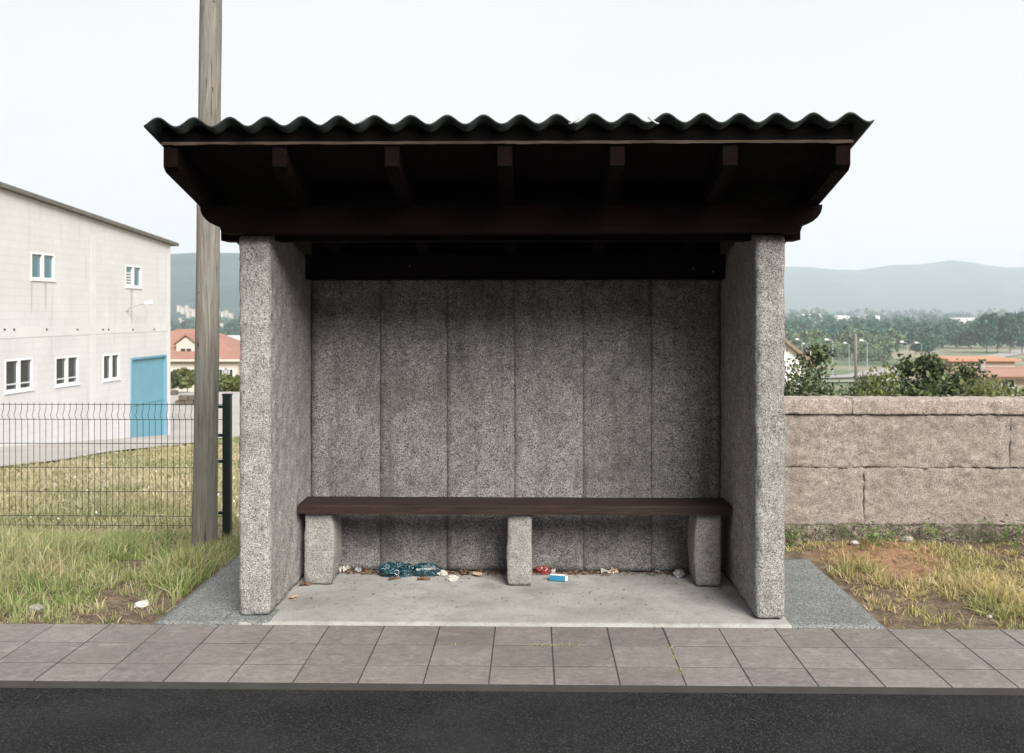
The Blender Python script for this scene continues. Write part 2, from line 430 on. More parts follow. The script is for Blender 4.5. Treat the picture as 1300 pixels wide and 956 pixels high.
# ------------------------------------------------------------------ terrain
PL = [(-60, -.15), (4.0, -.15), (5.30, -.10), (5.37, -.012), (7.0, -.07), (8.4, -.30), (38, -3.1), (62, -3.4), (74, -5.3), (110, -7.2), (200, -12), (300, -17), (450, -21), (600, -22.3), (1000, -24), (12000, -24)]
PR = [(-60, -.15), (4.0, -.15), (5.30, -.10), (5.37, -.014), (6.75, -.012), (7.1, .035), (7.55, .0), (8.8, -1.5), (13, -2.4), (30, -4.2), (60, -6.2), (110, -8.6), (200, -13), (300, -17.6), (450, -21), (600, -22.3), (1000, -24), (12000, -24)]
def interp(P, y):
    return float(np.interp(y, [p[0] for p in P], [p[1] for p in P]))
def gz(x, y):
    t = min(1, max(0, (x + 1.2) / 2.6)); t = t * t * (3 - 2 * t)
    z = interp(PL, y) * (1 - t) + interp(PR, y) * t
    if 5.4 < y < 9:
        ds = max(x - 1.95, -2.1 - x, y - 6.92, 0)
        z += .022 * mn.noise(Vector((x * 1.7, y * 1.7, 0))) * min(1, (y - 5.4) * 3) * min(1, ds * 3)
    # low sand heap against the garden wall
    if y < 7.3: z += .07 * math.exp(-((x - 2.5) ** 2 / .10 + (y - 6.95) ** 2 / .05))
    return z
xs = sorted(set([round(s * v, 3) for s in (-1, 1) for v in list(np.arange(0, 8.01, .16)) + list(np.geomspace(8.4, 9000, 90))]))
ys = sorted(set([-60, -20, 0, 3, 4, 5.0, 5.30, 5.37] + list(np.round(np.arange(5.5, 9.6, .15), 3)) + [13, 38, 62, 74] + list(np.round(np.geomspace(9.8, 9000, 120), 3))))
V = [(x, y, gz(x, y)) for y in ys for x in xs]
n = len(xs); Q = [(j*n+i, j*n+i+1, (j+1)*n+i+1, (j+1)*n+i) for j in range(len(ys)-1) for i in range(n-1)]
g = link('ground', npmesh('ground', V, Q), M['ground'], smooth=True); tag(g, kind='structure')

# road (behind the photographer's feet) flush with a worn dropped edge
ROADY = 4.535
mb = MB(); mb.box(-40, 40, -7, ROADY - .012, -.09, -.028); o = mb.build('road', M['asphalt']); tag(o, kind='structure')

# paving tiles, each a slab of its own inside one pavement sheet
vs = []; qs = []
T = .2995; g_ = .0035
rows = [(5.37, 5.07), (5.07, 4.77), (4.77, ROADY)]
mbp = MB()
for r_i, (ya, yb) in enumerate(rows):
    for k in range(-40, 41):
        x0 = -.1957 + k * T
        dz = random.uniform(-.0006, .0006); tx = random.uniform(-.0006, .0006); ty = random.uniform(-.0006, .0006)
        a, b, c, d = x0 + g_ + random.uniform(-.001, .001), x0 + T - g_, yb + .0055, ya - .0055
        e = .0008
        zt = lambda x, y: dz + tx * (x - x0) / T + ty * (y - yb) / .3
        bot = [mbp.bm.verts.new((p[0], p[1], -.05)) for p in ((a,c),(b,c),(b,d),(a,d))]
        mid = [mbp.bm.verts.new((p[0], p[1], zt(*p) - e)) for p in ((a,c),(b,c),(b,d),(a,d))]
        top = [mbp.bm.verts.new((p[0], p[1], zt(*p))) for p in ((a+e,c+e),(b-e,c+e),(b-e,d-e),(a+e,d-e))]
        mbp.bm.faces.new(top)
        for i in range(4):
            j = (i + 1) % 4
            mbp.bm.faces.new([bot[i], bot[j], mid[j], mid[i]]); mbp.bm.faces.new([mid[i], mid[j], top[j], top[i]])
o = mbp.build('pavement', M['tile']); tag(o, kind='structure')
mb = MB(); mb.box(-13, 13, ROADY + .002, 5.372, -.10, -.0022); o = mb.build('pavement_bed', M['joint']); tag(o, kind='structure')

# concrete apron and pale inner floor
SF = 5.378; SB = 6.87
me = rough_box(-2.05, 1.895, SF, SB, -.10, .005, .05, .0015, .004, 6, seed=3)
o = link('concrete_apron', me, M['apron'], smooth=False); tag(o, kind='structure')
me = rough_box(-1.60, 1.40, SF - .004, 6.47, -.06, .013, .03, .0022, .006, 5, seed=5)
o = link('shelter_floor', me, M['concrete']); tag(o, kind='structure')

# ------------------------------------------------------------------ bus shelter
XL0, XL1, XR0, XR1 = -1.616, -1.441, 1.225, 1.385
YF, YB = 5.46, 6.46
sh = empty('bus_shelter', ((XL0 + XR1) / 2, 5.9, 0.02))
tag(sh, 'roadside waiting shelter of speckled grey granite slabs under a dark corrugated roof', 'bus shelter')
bx, by, bz = sh.location
def sp(o): o.parent = sh; o.location = (-bx, -by, -bz); return o
PITCH = .225
def under(y): return 2.272 - PITCH * (y - 5.40)      # underside of the rafters
def wtop(y):
    return 2.118 if y < 5.55 else under(y) - .004
def side_warp(x, y, z):
    t = (z - .02) / 2.0
    return (x, y, .02 + t * (wtop(y) - .02))
for (a, b, sd) in ((XL0, XL1, 1.0), (XR0, XR1, 2.0)):
    me = rough_box(a, b, YF, YB + .16, .02, 2.02, .02, .0065, .014, 9, side_warp, sd)
    sp(link('side_wall', me, M['granite_pillar']))
# footing pad under the left slab
me = rough_box(XL0 - .07, XL1 + .02, SF - .004, 5.60, -.05, .017, .03, .002, .005, 8, seed=9)
sp(link('footing_pad', me, M['apron']))
# back panels
jx = [396, 482.5, 567.5, 653, 740, 827, 911]
JX = [ratio(p) * YB for p in jx]; JX[0] = XL1 + .004; JX[-1] = XR0 - .004
gaps = [.005, .0012, .0014, .0002, .0003, .0014, .003]
for i in range(6):
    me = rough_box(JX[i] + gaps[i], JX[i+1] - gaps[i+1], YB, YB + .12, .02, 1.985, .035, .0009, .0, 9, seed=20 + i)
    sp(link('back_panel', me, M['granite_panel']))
mb = MB(); mb.box(XL1 + .02, XR0 - .02, YB + .06, YB + .14, .02, 1.96); sp(mb.build('joint_backing', M['joint']))
# timber
def beam(name, x0, x1, y0, y1, z0, z1, mat, end='bull'):
    mb = MB()
    if end == 'bull':   # moulded ends: cut back underneath with a small step
        pts = [(x0 + a, z1 + b) for a, b in ((0, 0), (.003, -.024), (.010, -.045), (.026, -.068), (.050, -.089), (.080, -.105), (.108, -.116), (.112, -.128), (.120, -.150))]
        pts2 = [(x1 + x0 - p[0], p[1]) for p in pts][::-1]
        mb.prism(pts + pts2, 'y', y0, y1)
    else:
        mb.box(x0, x1, y0, y1, z0, z1)
    return sp(mb.build(name, mat, bevel=.004 if end != 'bull' else 0))
z1_fb = 2.272
bl = pix(254, 262, 5.38)[0]; br = pix(1044, 262, 5.38)[0]
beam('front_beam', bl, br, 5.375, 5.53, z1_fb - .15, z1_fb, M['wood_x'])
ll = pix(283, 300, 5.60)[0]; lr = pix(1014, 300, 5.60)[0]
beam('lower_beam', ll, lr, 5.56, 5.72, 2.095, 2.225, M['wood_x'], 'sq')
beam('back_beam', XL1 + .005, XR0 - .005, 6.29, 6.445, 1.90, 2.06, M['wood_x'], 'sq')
# rafters
RY0, RY1 = 4.865, 6.95
rx = [(207.5, 225.5), (345, 364), (488, 507), (631.5, 650), (774.5, 793), (918, 936), (1061, 1080)]
for a, b in rx:
    xc = (ratio(a) + ratio(b)) / 2 * RY0; w = .036
    mb = MB()
    zb = lambda y: under(y); zt = lambda y: under(y) + .125
    pts = [(RY0, zt(RY0)), (RY0, zb(RY0) + .018), (RY0 + .03, zb(RY0 + .03)), (RY1, zb(RY1)), (RY1, zt(RY1))]
    mb.prism(pts, 'x', xc - w, xc + w)
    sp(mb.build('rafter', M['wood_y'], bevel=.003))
rl = ratio(205) * 4.85 ; rr = ratio(1083.5) * 4.85
# deck of boards over the rafters
mbd = MB(); yy = RY0 + .002
while yy < RY1:
    y2 = min(yy + .14, RY1)
    c = lambda y: under(y) + .127
    mbd.prism([(yy + .002, c(yy)), (y2 - .001, c(y2)), (y2 - .001, c(y2) + .018), (yy + .002, c(yy) + .018)], 'x', rl + .01, rr - .01)
    yy = y2
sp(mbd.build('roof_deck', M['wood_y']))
fz = 2.512
mb = MB(); mb.box(rl, rr, 4.856, 4.8635, fz + .018, fz + .094); sp(mb.build('fascia_board', wood('fascia_wood', (.0012, .001, .0009), (.004, .0028, .0024), 0, .9, 1, .35, .05), bevel=.002))
# lower lip of the fascia, its paler colour painting the light it catches
mbl = MB(); k = 60; 
for i in range(k):
    a = rl + (rr - rl) * i / k; b = rl + (rr - rl) * (i + 1) / k
    h = .013 + .005 * mn.noise(Vector((i * .37, 0, 0))) 
    mbl.box(a, b, 4.850, 4.8635, fz + .017 - h, fz + .0175)
bmesh.ops.remove_doubles(mbl.bm, verts=mbl.bm.verts, dist=1e-6)
sp(mbl.build('fascia_lit_lip', M['wood_lit_edge']))
# corrugated sheet
WL = .1752; AMP = .0222
cl = ratio(182.5) * 4.78; cr_ = ratio(1110) * 4.78
nx = int((cr_ - cl) / WL * 14); ny = 14
vsr = []; qsr = []
y0r, y1r = 4.78, 7.05
for j in range(ny + 1):
    y = y0r + (y1r - y0r) * j / ny
    for i in range(nx + 1):
        x = cl + (cr_ - cl) * i / nx
        jitter = .006 * mn.noise(Vector((x * 1.1, y * .8, 4))) + .004 * mn.noise(Vector((math.floor((x-cl) / (WL*5)) * 7.3, 0, 9)))
        yj = y + (.012 * mn.noise(Vector((math.floor((x-cl) / (WL*5)) * 3.3, 5, 9))) if j == 0 else 0)
        z = 2.617 + AMP * math.cos(2 * math.pi * (x - cl) / WL - 2.45) - PITCH * (y - 4.78) + jitter + .012 * ((x - cl) / (cr_ - cl))
        vsr.append((x, yj, z))
m0 = len(vsr); vsr += [(x, y, z - .0085) for (x, y, z) in vsr]
W = nx + 1
for j in range(ny):
    for i in range(nx):
        a = j*W+i
        qsr.append((a, a+1, a+W+1, a+W)); qsr.append((m0+a, m0+a+W, m0+a+W+1, m0+a+1))
for i in range(nx):
    qsr.append((i, m0+i, m0+i+1, i+1)); a = ny*W+i; qsr.append((a, a+1, m0+a+1, m0+a))
for j in range(ny):
    a = j*W; qsr.append((a, a+W, m0+a+W, m0+a)); a = j*W+nx; qsr.append((a, m0+a, m0+a+W, a+W))
rs = sp(link('roof_sheet', npmesh('roof_sheet', vsr, qsr), M['roof'], smooth=True))
# bent fixing clips at the sheet edge
for (px, s, lean) in ((459, 1, .9), (729, 1, .8), (829, -1, .9)):
    x = ratio(px) * 4.78; zc = zat(153.5, x, 4.775)
    mb = MB(); mb.tube([(x - .026*s, 4.774, zc - .012), (x - .016*s, 4.770, zc - .013), (x + .006*s, 4.770, zc + .002), (x + .024*s, 4.776, zc + .020*lean)], .0045, 6)
    c = mb.build('fixing_clip', M['galv'], smooth=True); c.parent = rs
    c.location = (0, 0, 0)
# tiny nail heads on the back beam
for px, py in ((905, 345), (880, 341), (520, 338)):
    x, y, z = pix(px, py, 6.285); mb = MB(); mb.tube([(x, 6.292, z), (x, 6.284, z)], .0035, 6)
    sp(mb.build('nail', M['galv']))

mb = MB(); mb.box(XL1 + .005, XR0 - .005, 6.475, 6.56, 1.985, under(6.5) + .118); sp(mb.build('blocking_board', M['wood_x']))  # board added to keep light from leaking in at the rear eave
# ------------------------------------------------------------------ bench
bench = empty('bench', (-.11, 6.2, .026))
tag(bench, 'long dark brown plank bench on three granite blocks inside the shelter', 'bench')
def bp(o): o.parent = bench; o.location = (.11, -6.2, -.026); return o
sx0 = XL1 + .012; sx1 = XR0 - .012
mbs = MB()
ns = 60
prev = None
for i in range(ns + 1):
    x = sx0 + (sx1 - sx0) * i / ns
    w = .002 * mn.noise(Vector((x * 3, 0, 0)))
    ring = [mbs.bm.verts.new(p) for p in ((x, 6.055 + w*2, .462), (x, 6.052 + w, .508 + w), (x, 6.064 + w, .517 + w), (x, 6.325, .518 + w), (x, 6.33, .462))]
    if prev:
        for k in range(5): mbs.bm.faces.new([prev[k], prev[(k+1) % 5], ring[(k+1) % 5], ring[k]])
    else: mbs.bm.faces.new(ring[::-1])
    prev = ring
mbs.bm.faces.new(prev)
bp(mbs.build('seat', M['seat']))
lx = [(ratio(387) * 6.12, ratio(421) * 6.12), (ratio(645) * 6.12, ratio(675) * 6.12), (ratio(884) * 6.12, ratio(915) * 6.12)]
for i, (a, b) in enumerate(lx):
    def lw(x, y, z, a=a, b=b, i=i):
        t = math.sin(min(1, max(0, (z - .02) / .44)) * math.pi)
        if i == 0 and x > (a + b) / 2: x += .020 * t
        if i == 2 and x < (a + b) / 2: x -= .016 * t
        if i == 1 and x < (a + b) / 2: x -= .012 * t * (1 - (z - .02) / .5)
        return x, y, z
    me = rough_box(a, b, 6.10, 6.37, .018, .461, .02, .005, .008, 9, lw, 40 + i)
    bp(link('leg', me, M['granite_leg']))

# ------------------------------------------------------------------ garden wall on the right
WY = 7.28
gw = empty('garden_wall', (3.4, WY, .05))
tag(gw, 'low rough pinkish granite block wall with a coping, right of the shelter', 'garden wall')
def gp(o): o.parent = gw; o.location = (-3.4, -WY, -.05); return o
def row(zs, joints, name_amp, seed0, y0, y1, mat, amp, chip):
    ms = []
    allv = []; allq = []; off = 0
    for i in range(len(joints) - 1):
        me = rough_box(joints[i] + .0015, joints[i+1] - .0015, y0, y1, zs[0], zs[1], .016, amp, chip, 10, seed=seed0 + i, rocky=True)
        v = np.empty(len(me.vertices) * 3, dtype=np.float32); me.vertices.foreach_get('co', v)
        allv.append(v.reshape(-1, 3))
        allq += [[q + off for q in p.vertices] for p in me.polygons]; off += len(me.vertices)
        bpy.data.meshes.remove(me)
    return allv, allq
zt = zat(506.5, 2.9, WY); zc = zat(526, 2.9, WY); zm = zat(594, 2.9, WY); zf = zat(667, 2.9, WY)
j1 = [1.30, ratio(1081) * WY, ratio(1081) * WY + 2.2, 7.5]
v, q = row((zc, zt), j1, 0, 60, WY - .02, WY + .24, None, .007, .003)
gp(link('coping', npmesh('coping', np.concatenate(v), q), M['coping']))
v1, q1 = row((zm + .001, zc - .004), [1.30, ratio(1282) * WY, ratio(1282) * WY + 1.5, 7.5], 0, 70, WY, WY + .2, None, .013, .002)
v2, q2 = row((zf, zm - .001), [1.30, ratio(1097) * WY, ratio(1097) * WY + 1.45, ratio(1097) * WY + 2.9, 7.5], 0, 80, WY + .003, WY + .2, None, .012, .002)
nn = sum(len(a) for a in v1)
gp(link('wall_body', npmesh('wall_body', np.concatenate(v1 + v2), q1 + [[i + nn for i in f] for f in q2]), M['wall_block']))
mb = MB(); mb.box(1.32, 7.4, WY + .018, WY + .17, zf - .02, zt - .03); gp(mb.build('mortar', simple('old_mortar', (.17, .145, .12), .95, .5, 9)))
me = rough_box(1.30, 7.5, WY - .035, WY + .26, -.15, zf + .004, .04, .022, .02, 7, seed=90)
gp(link('footing', me, M['footing']))

# ------------------------------------------------------------------ utility pole
PY = 7.75
b0 = pix(259.5, 694, PY); t0 = pix(268.5, -60, PY)
pole = empty('utility_pole', (b0[0], PY, gz(b0[0], PY) - .02))
tag(pole, 'weathered grey-brown round timber utility pole standing beside the wire fence', 'utility pole')
mb = MB(); pts = []; rads = []
H = 7.6
for i in range(40):
    t = i / 39; z = -.3 + t * (H + .3)
    dx = (t0[0] - b0[0]) / (t0[2] - b0[2]) * z
    pts.append((dx, .004 * math.sin(z * 1.3), z))
    rads.append(.0955 - .0017 * z * 1.6 + .0012 * math.sin(z * 5))
mb.tube(pts, rads, 40)
po = mb.build('shaft', M['pole'], pole, smooth=True)
mb = MB(); mb.tube([(pts[-1][0], 0, H - .002), (pts[-1][0], 0, H + .02)], [.085, .07], 24); mb.build('cap', M['galv'], pole)

# ------------------------------------------------------------------ wire fence
FY = 8.3
fen = empty('wire_fence', (-3.6, FY, -.32))
tag(fen, 'dark green welded wire mesh fence with a square end post, left of the shelter', 'fence')
def fp(o, par=None):
    o.parent = par or fen
    o.location = (3.6, -FY, .32) if par is None else (0, 0, 0)
    return o
px0, px1 = pix(283.5, 600, FY)[0], pix(293.5, 600, FY)[0]
ztop = pix(288, 501, FY)[2]
mb = MB(); mb.box(px0, px1, FY - .03, FY + .03, -.5, ztop); post = fp(mb.build('post', M['green_metal'], bevel=.003))
mb = MB(); mb.box(px0 - .003, px1 + .003, FY - .033, FY + .033, ztop - .004, ztop + .008); fp(mb.build('cap', M['green_metal']), post)
for py in (516, 552, 585, 650):
    z = pix(288, py, FY)[2]
    mb = MB(); mb.box(px0 - .03, px0 + .02, FY - .042, FY - .028, z - .012, z + .012); fp(mb.build('clamp', M['green_metal']), post)
zw = lambda py: pix(120, py, FY)[2]
def vwire_pts(x):
    return [(x, FY, zw(511)), (x, FY, zw(516)), (x, FY, zw(520)), (x, FY - .03, zw(527)), (x, FY, zw(532.5)), (x, FY, zw(653)), (x, FY - .03, zw(658)), (x, FY, zw(663)), (x, FY, zw(671))]
def panel(xa, xb):
    mb = MB(); x = xa + .02
    while x < xb - .01:
        mb.tube(vwire_pts(x), .0024, 5); x += .0515
    for py in (513.5, 532.5, 563, 593.5, 624, 655, 667):
        yo = FY + .005
        mb.tube([(xa, yo, zw(py)), (xb, yo, zw(py))], .003, 5)
    return mb
fp(panel(px0 - 2.5, px0 - .004).build('mesh_panel', M['wire']))
fp(panel(px0 - 5.06, px0 - 2.56).build('mesh_panel', M['wire']))
mb = MB(); mb.box(px0 - 2.56, px0 - 2.50, FY - .03, FY + .03, -.5, ztop)
p2 = fp(mb.build('post', M['green_metal'], bevel=.003))
mb = MB(); mb.box(px0 - 5.12, px0 - 5.06, FY - .03, FY + .03, -.5, ztop); fp(mb.build('post', M['green_metal'], bevel=.003))
# loose wire ends curled at the foot of the post
mb = MB()
base = pix(291, 703, 7.9)
for k in range(4):
    p = []
    for i in range(12):
        a = i / 11 * math.pi * 1.3 + k
        p.append((base[0] + .05 * math.cos(a) * (1 + .2 * k), base[1] + .03 * k * math.sin(a), base[2] + .02 + .035 * abs(math.sin(a * .8)) + .008 * k))
    mb.tube(p, .0025, 5)
o = mb.build('loose_wire', M['galv']); tag(o, 'tangle of loose pale wire lying at the foot of the fence post', 'wire')

# ------------------------------------------------------------------ grass blades
def blades(n, xy, zfun, h, w, lean=.5, hvar=.5, out=None):
    """n blades at xy (n,2)"""
    x, y = xy[:, 0], xy[:, 1]
    z = np.array([zfun(a, b) for a, b in xy]) - .01
    hh = h * (1 - hvar + 2 * hvar * rng.random(n)) if np.isscalar(h) else h * (1 - hvar + 2 * hvar * rng.random(n))
    ang = rng.random(n) * 2 * np.pi; la = rng.random(n) * 2 * np.pi
    if out is not None: la = out + rng.normal(0, .8, n)
    ln = np.abs(rng.normal(0, lean, n)) * hh
    ww = w * (.6 + .8 * rng.random(n))
    dx, dy = np.cos(ang) * ww / 2, np.sin(ang) * ww / 2
    lx_, ly_ = np.cos(la) * ln, np.sin(la) * ln
    P = np.zeros((n, 7, 3))
    for k, (t, wk) in enumerate(((0, 1), (.4, .9), (.75, .6))):
        bz_ = hh * t * (1 - .12 * t * np.clip(ln / np.maximum(hh, 1e-4), 0, 1.5))
        ox, oy = lx_ * t ** 2, ly_ * t ** 2
        P[:, 2*k] = np.stack([x - dx*wk + ox, y - dy*wk + oy, z + bz_], 1)
        P[:, 2*k+1] = np.stack([x + dx*wk + ox, y + dy*wk + oy, z + bz_], 1)
    P[:, 6] = np.stack([x + lx_, y + ly_, z + hh * (1 - .2 * np.clip(ln / np.maximum(hh, 1e-4), 0, 1.5))], 1)
    b = np.arange(n)[:, None] * 7
    q = np.concatenate([b + np.array([[0, 1, 3, 2]]), b + np.array([[2, 3, 5, 4]])])
    t = b + np.array([[4, 5, 6]])
    return P.reshape(-1, 3), q, t
def tufts(n, per, x0, x1, y0, y1, keep, sig=.022):
    c = scatter(n // per, x0, x1, y0, y1, keep)
    i = np.repeat(np.arange(len(c)), per); d = rng.normal(0, 1, (len(i), 2)) * sig * (.5 + rng.random(len(c)) * 1.0)[i][:, None]
    p = c[i] + d
    ok = np.array([keep(a, b) > 0 and y0 < b < y1 for a, b in p])
    return p[ok], np.arctan2(d[:, 1], d[:, 0])[ok], (.6 + .8 * rng.random(len(c)))[i][ok]
def nz(x, y, s, o=0): return mn.noise(Vector((x * s + o, y * s - o, o)))
def scatter(n, x0, x1, y0, y1, keep):
    out = []
    while len(out) < n:
        x = random.uniform(x0, x1); y = random.uniform(y0, y1)
        if random.random() < keep(x, y): out.append((x, y))
    return np.array(out)
# left verge
def keepL(x, y):
    d = .12 + 1.1 * (nz(x, y, 1.6, 3) + .33) * (.75 + .9 * nz(x, y, 5, 2))
    if y < 5.62: d *= .35 + .6 * max(0, nz(x, y, 4, 8) + .3)
    if x > -2.07 and y < SB + .01: return 0
    hx, hy = x + 2.62, y - 5.95            # bare patch near the apron
    d *= 1 - .93 * math.exp(-(hx * hx / .07 + hy * hy / .035))
    return min(1, max(.03, d))
xy, oa, hm_ = tufts(44000, 18, -5.0, -1.5, 5.39, 8.9, keepL)
hs = np.array([(.075 + .085 * max(0, nz(a, b, 1.3, 5) + .4)) * (.45 + .55 * min(1, (b - 5.38) / .8)) * (.75 if b > 7.8 else 1.0) for a, b in xy])
P, q, t = blades(len(xy), xy, gz, hs * hm_, .0065, .7, .5, oa)
o = link('verge_grass', npmesh('verge_grass', P, q, t), M['grassL']); tag(o, 'long green and straw coloured grass on the verge left of the shelter', 'grass', kind='stuff')
# right verge
def keepR(x, y):
    d = .10 + 1.1 * (nz(x, y, 1.9, 13) + .28) * (.7 + 1.0 * nz(x, y, 5, 3))
    if x < 1.93 and y < SB + .02: return 0
    hx, hy = x - 2.45, y - 6.92
    d *= 1 - .97 * math.exp(-(hx * hx / .10 + hy * hy / .035))
    d *= .25 + .75 * min(1, max(0, (x - 1.9) / .55 + (y - 5.9) * .2 + .2 * nz(x, y, 3, 1)))
    if y < 5.6: d *= .6
    if y > 6.8: d *= .45
    return min(1, max(.02, d))
xy, oa, hm_ = tufts(34000, 18, 1.42, 5.2, 5.39, WY - .03, keepR)
hs = np.array([(.6 if b > 6.7 else 1) * (.034 + .062 * max(0, nz(a, b, 1.7, 25) + .4)) * (.5 + .5 * min(1, (b - 5.38) / .7)) for a, b in xy])
P, q, t = blades(len(xy), xy, gz, hs * hm_, .0065, .95, .5, oa)
o = link('dry_grass', npmesh('dry_grass', P, q, t), M['grassR']); tag(o, 'dry yellow green grass between the pavement and the garden wall', 'grass', kind='stuff')
# lawn past the fence
def keepW(x, y): return min(1, max(.1, .5 + nz(x, y, .5, 2))) if x < -13 + 3.9 * 0 + 2.0 * 0 + 13 else 0
def lawn_ok(x, y):
    drive = x < -9.9 + (-.04) * (y - 17)
    return 0 if drive else min(1, (10.0 / y) ** 1.3 * (.7 + .6 * nz(x, y, .6, 2)))
xy = scatter(52000, -14, -2.2, 8.5, 37, lawn_ok)
hs = np.array([.07 + .035 * max(0, nz(a, b, .9, 5) + .4) for a, b in xy])
ww = .008 + .0009 * xy[:, 1]
P, q, t = blades(len(xy), xy, gz, hs, ww, .7)
o = link('lawn', npmesh('lawn', P, q, t), M['lawn']); tag(o, 'short dry lawn sloping down beyond the wire fence', 'lawn', kind='stuff')
# daisies as one scattering of ground cover
vs = []; qs = []
for k in range(130):
    y = 9.5 + 20 * random.random() ** 1.3; x = random.uniform(-.56 * y, -.27 * y)
    if not lawn_ok(x, y): continue
    r = .007 + .0004 * y; z = gz(x, y) + .09
    b = len(vs)
    for a in range(4):
        an = a * math.pi / 2 + random.random(); vs.append((x + r * math.cos(an), y + r * math.sin(an), z + random.uniform(0, .03)))
    qs.append((b, b+1, b+2, b+3))
o = link('daisies', npmesh('daisies', vs, qs), M['daisy']); tag(o, 'tiny white daisies sprinkled over the lawn beyond the fence', 'flowers', kind='stuff')

# moss tufts in the joints of the pavement
vs = []
def moss_line(xa, ya, xb, yb, n):
    out = []
    for k in range(n):
        t = random.random()
        if nz(xa + (xb - xa) * t, ya + (yb - ya) * t, 9, 4) < -.12: continue
        out.append((xa + (xb - xa) * t + random.gauss(0, .004), ya + (yb - ya) * t + random.gauss(0, .004)))
    return out
ml = moss_line(-.50, 5.07, .33, 5.07, 520) + moss_line(.702, 5.06, .702, 4.60, 300) + moss_line(-1.9, 5.376, 1.9, 5.376, 160) + moss_line(1.9, 5.372, 5, 5.372, 500) + moss_line(-5, 5.372, -2.05, 5.372, 400)
ml = np.array(ml)
P, q, t = blades(len(ml), ml, lambda a, b: .0, .012, .006, .9)
o = link('moss', npmesh('moss', P, q, t), M['moss']); tag(o, 'yellowish moss tufts growing in the joints of the pavement', 'moss', kind='stuff')

# ------------------------------------------------------------------ leafy plants
def leaf_quads(C, size, tilt=1.0, aspect=.55):
    n = len(C)
    a = rng.normal(size=(n, 3)); a /= np.linalg.norm(a, axis=1)[:, None]
    b = rng.normal(size=(n, 3)); b -= (b * a).sum(1)[:, None] * a; b /= np.linalg.norm(b, axis=1)[:, None]
    s = size * (.6 + .8 * rng.random(n))[:, None]
    P = np.stack([C - a*s, C - b*s*aspect, C + a*s, C + b*s*aspect], 1)
    return P.reshape(-1, 3), (np.arange(n)[:, None] * 4 + np.array([[0, 1, 2, 3]]))
def crown_points(n, radii, nclump, seed, hollow=.48, clump=.33, flat=.25):
    r = np.random.default_rng(seed)
    out = []
    per = n // nclump
    for k in range(nclump):
        d = r.normal(size=3); d /= np.linalg.norm(d)
        if d[2] < -flat: d[2] = -d[2] * .5
        rad = hollow + (1.0 - hollow) * r.random() ** .6
        c = d * rad * np.array(radii) * (1 + .18 * r.normal())
        cs = clump * (.6 + .8 * r.random()) * np.array(radii).mean()
        p = r.normal(size=(per, 3)) * cs * np.array([.62, .62, .48]) + c
        out.append(p)
    return np.concatenate(out)
def tree(name, X, Y, ztop, zbase, width, mat, label, cat, n=5000, leaf=.05, clumps=45, group=None, trunk_frac=.3, seed=1, trunk_r=None, depth=None, flowers=0):
    H = ztop - zbase
    root = empty(name, (X, Y, zbase)); tag(root, label, cat, group)
    ch = H * (1 - trunk_frac) / 2
    radii = (width / 2 * .90, (depth or width) / 2 * .90, ch * .86)
    cz = H - ch
    C = crown_points(int(n * (2.6 if leaf < .1 else 1.5)), radii, clumps, seed) + np.array([0, 0, cz])
    C = C[(C[:, 2] > .05) & (C[:, 2] < H * 1.03)]
    P, q = leaf_quads(C, leaf * (.78 if leaf < .1 else 1.2))
    link('crown', npmesh('crown', P, q), mat, root)
    if flowers:
        rr_ = np.random.default_rng(seed + 5); idx = rr_.choice(len(C), flowers, replace=False)
        P, q = leaf_quads(C[idx] + rr_.normal(size=(flowers, 3)) * .05 , leaf * .8, aspect=.9)
        link('blossom', npmesh('blossom', P, q), M['paper'], root)
    tr = trunk_r or max(.03, H * .02)
    mb = MB(); mb.tube([(0, 0, -.15), (.02*H, 0, cz * .5), (0, .01*H, cz), (.01, 0, cz + ch * .5)], [tr, tr * .8, tr * .55, tr * .2], 8)
    for k in range(6):
        an = k * 1.05 + seed; z0 = cz * (.45 + .09 * k)
        mb.tube([(0.01*H, 0, z0), (radii[0]*.4*math.cos(an), radii[1]*.4*math.sin(an), z0 + ch*.35), (radii[0]*.8*math.cos(an), radii[1]*.8*math.sin(an), z0 + ch*.8)], [tr*.45, tr*.3, tr*.1], 6)
    mb.build('trunk', M['trunk'], root, smooth=True)
    return root
def bush_px(name, xa, xb, ytop, Y, mat, label, cat='bush', **kw):
    xm = (xa + xb) / 2; X = ratio(xm) * Y; w = (ratio(xb) - ratio(xa)) * Y
    return tree(name, X, Y, pix(xm, ytop, Y)[2], gz(X, Y), w, mat, label, cat, **kw)
bush_px('flowering_bush', 1001, 1066, 449, 12.0, M['bushdark'], 'dark leafy bush dotted with pale blossom, closest to the right side of the shelter', n=9000, leaf=.038, clumps=80, seed=3, flowers=420, trunk_frac=.2)
bush_px('flowering_bush', 978, 1026, 470, 10.6, M['bushmid'], 'small bush with cream blossom touching the right shelter slab', n=5200, leaf=.034, clumps=60, seed=4, flowers=380, trunk_frac=.1)
bush_px('leafy_bush', 1028, 1068, 480, 10.9, M['bushlight'], 'low yellow-green bush below the dark flowering bush', n=4200, leaf=.034, clumps=50, seed=5, flowers=60, trunk_frac=.05)
bush_px('leafy_bush', 1060, 1108, 484, 14.0, M['bushmid'], 'low dull green bush just right of the dark flowering bush', n=4500, leaf=.04, clumps=50, seed=6, trunk_frac=.05)
bush_px('leafy_bush', 1085, 1146, 469, 13.0, M['bushlight'], 'broad yellow-green bush left of the pair of round dark trees', n=8000, leaf=.04, clumps=75, seed=7, trunk_frac=.05)
bush_px('round_tree', 1132, 1192, 452, 15.0, M['bushdark'], 'left one of two round dark trees beyond the garden wall', 'tree', n=11000, leaf=.05, clumps=95, seed=8, trunk_frac=.12)
